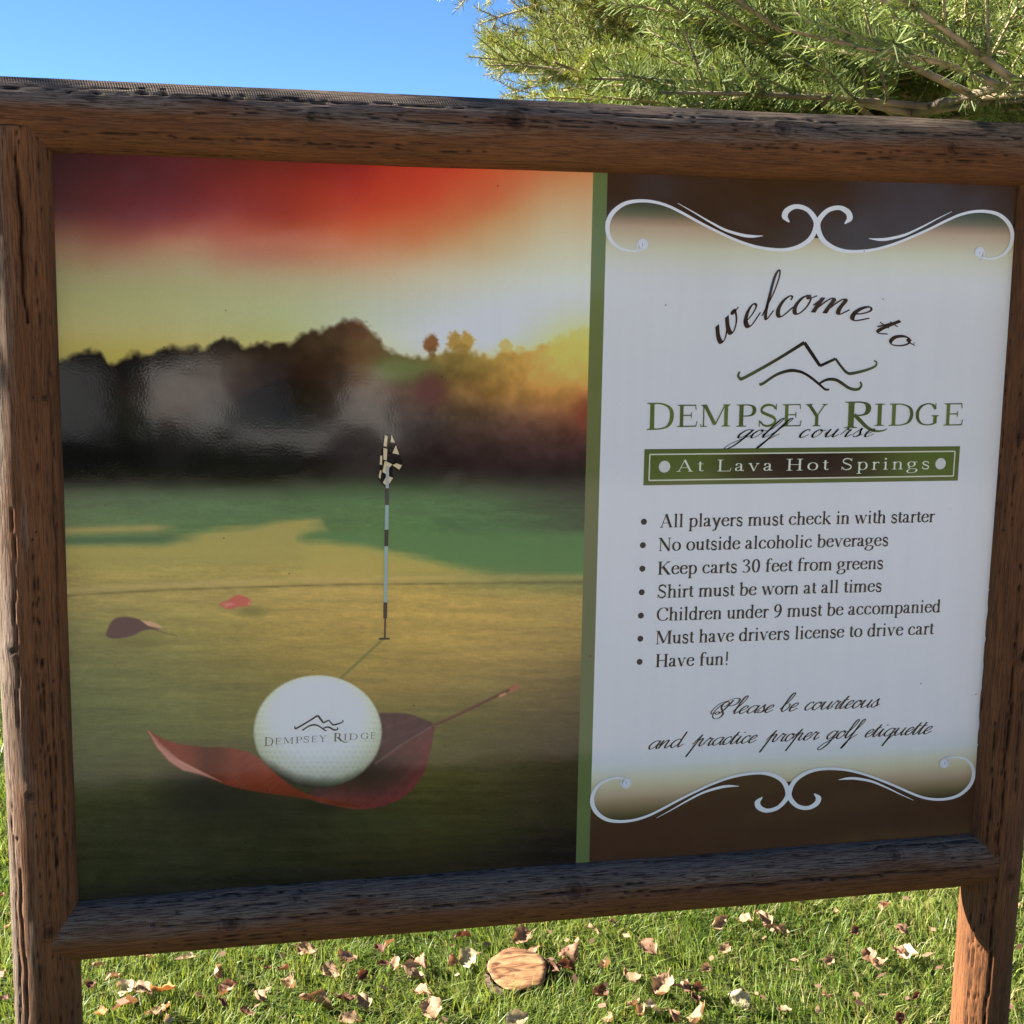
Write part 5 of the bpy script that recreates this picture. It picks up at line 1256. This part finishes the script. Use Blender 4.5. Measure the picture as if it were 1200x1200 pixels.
LV = A([(340,997,30,T),(395,1035,46,T),(452,1072,62,PA),(500,1080,60,T),(437,1130,64,K_),(572,1090,74,O_),(665,975,44,PA),(560,1155,80,T),(592,1188,40,PA),(760,1020,44,T),(805,1085,62,K_),(935,1005,36,D_),(997,1010,44,D_),(1030,1070,60,T),(1112,1118,84,K_),(1082,945,50,T),(1165,1025,60,T),(905,1118,50,T),(780,1132,34,D_),(865,1167,42,D_),(700,1110,34,T),(360,1172,46,O_),(318,1080,40,D_),(520,975,30,T)], 0, 800) \
   + A([(20,965,60,K_),(160,925,48,K_),(138,948,34,D_),(275,985,58,K_),(192,1000,48,T),(245,1040,60,T),(390,975,50,K_),(450,975,66,PA),(425,898,46,D_),(632,895,66,K_),(802,958,66,K_),(792,1000,50,D_),(885,870,48,T),(955,845,40,D_),(1080,940,60,K_),(925,1005,44,T),(1010,1045,66,T),(905,1100,50,D_),(1025,1135,40,T),(1130,1080,70,T),(1095,1152,58,PA),(1055,1165,48,T),(1162,1165,56,K_),(1192,1072,56,T),(945,1190,48,T),(75,1122,60,T),(285,1090,58,K_),(320,1162,60,T),(30,1185,70,T),(620,1192,66,PA),(10,1122,54,D_),(745,1000,54,D_),(75,1035,36,D_),(680,945,40,K_),(145,1000,30,D_)], 400, 800) \
   + A([(130,850,46,T),(220,835,44,T),(285,838,48,T),(312,868,40,K_),(350,885,32,T),(410,775,34,T),(710,795,38,K_),(605,875,28,D_),(775,880,38,K_),(655,965,56,K_),(690,992,40,T),(755,945,36,K_),(800,955,52,PA),(150,945,36,T),(85,1005,42,T),(515,985,44,T),(50,1080,46,D_),(20,1085,46,K_),(195,1120,62,PA),(60,1180,70,T),(355,1157,44,T),(505,1115,36,T),(820,1110,34,D_),(762,1192,48,D_),(475,1165,36,PA),(545,815,24,T),(260,820,26,D_),(40,1120,40,D_)], 800, 800) \
   + [(3,1141,22,T),(5,1172,24,D_),(9,1088,16,T),(2,1052,16,K_),(1192,1010,14,T),(1194,1065,16,T)]
def ordinal(n): return ['first', 'second', 'third', 'fourth', 'fifth', 'sixth', 'seventh', 'eighth', 'ninth', 'tenth', 'eleventh', 'twelfth', 'thirteenth', 'fourteenth', 'fifteenth', 'sixteenth', 'seventeenth', 'eighteenth', 'nineteenth', 'twentieth'][n]
zones = {}
SHORT = {'pinkish brown': 'reddish'}
for i, (x, y, s, c) in enumerate(LV):
    rail_y = 1128 - (x - 95) * 0.085 if x > 95 else 1100
    zx = 'left of the left post' if x < 30 else 'right of the right post' if x > 1184 else 'toward the left post' if x < 400 else 'around the stump' if x < 800 else 'toward the right post'
    zy = 'nearer the rail' if y < rail_y + 32 else 'farther below the rail'
    zones.setdefault((zx, zy if 'of the' not in zx else '', c), []).append(i)
names = {}
for (zx, zy, c), idx in zones.items():
    idx.sort(key=lambda k: LV[k][0]); c2 = SHORT.get(c, c)
    for r, k in enumerate(idx):
        if not zy: names[k] = f'tiny {c2} leaf {zx}' + (f', number {ordinal(r)} from the left' if len(idx) > 1 else '')
        elif len(idx) == 1: names[k] = f'the only {c2} leaf {zx}, {zy}'
        else: names[k] = f'{ordinal(r)} {c2} leaf from the left {zx}, {zy}'
gl_ = random.Random(12)
for i, (x, y, s, c) in enumerate(LV):
    zl = 0.026
    wx, wy = on_ground(x, y, zl); dist = math.dist((wx, wy, zl), CAM)
    size = max(0.022, s / 3 * dist / FOC * 1.30)
    o = obj('fallen_leaf', gl_.choice(LM[c])); o.location = (wx, wy, zl + gl_.uniform(0, 0.008)); o.scale = (size * gl_.uniform(0.8, 1.2), size * gl_.uniform(0.7, 1.35), size * gl_.uniform(0.6, 1.1))
    o.rotation_euler = (gl_.uniform(-0.6, 0.6) + (0.5 if gl_.random() < 0.5 else 0) + (1.1 if (x, c) == (865, PA) else 0), gl_.uniform(-0.5, 0.5), gl_.uniform(0, 6.28))
    if not o.data.materials: o.data.materials.append(M_dry)
    tag(o, names[i], 'leaf', 'fallen leaves on the grass')
# small brown litter between the blades and further leaves out of sight of the camera
g = np.random.default_rng(77); n = 4200
lx_, ly_ = g.uniform(-3, 5, n), g.uniform(-2, 4.5, n)
V = []; C = []
base = np.array(LM['tan'][0].vertices[0].co)
k = n; a = g.uniform(0, 6.28, k); s = g.uniform(0.006, 0.016, k); zl = g.uniform(0.012, 0.040, k)
ex = np.stack([np.cos(a), np.sin(a), g.uniform(-0.5, 0.5, k)], 1) * s[:, None]; ey = np.stack([-np.sin(a), np.cos(a), g.uniform(-0.6, 0.6, k)], 1) * s[:, None] * 0.55
p = np.stack([lx_, ly_, zl], 1)
q = np.stack([p - ex, p - ey, p + ex, p + ey], 1).reshape(-1, 3)
m = g.random((k, 1)); c = np.array((0.42, 0.26, 0.16)) * m + np.array((0.13, 0.07, 0.04)) * (1 - m)
tag(obj('leaf_litter', raw_mesh('leaf_litter', q, np.arange(4 * k).reshape(-1, 4), np.repeat(c, 4, 0)), M_dry), 'crumbled brown leaf bits scattered through the grass', 'leaf litter', kind='stuff')
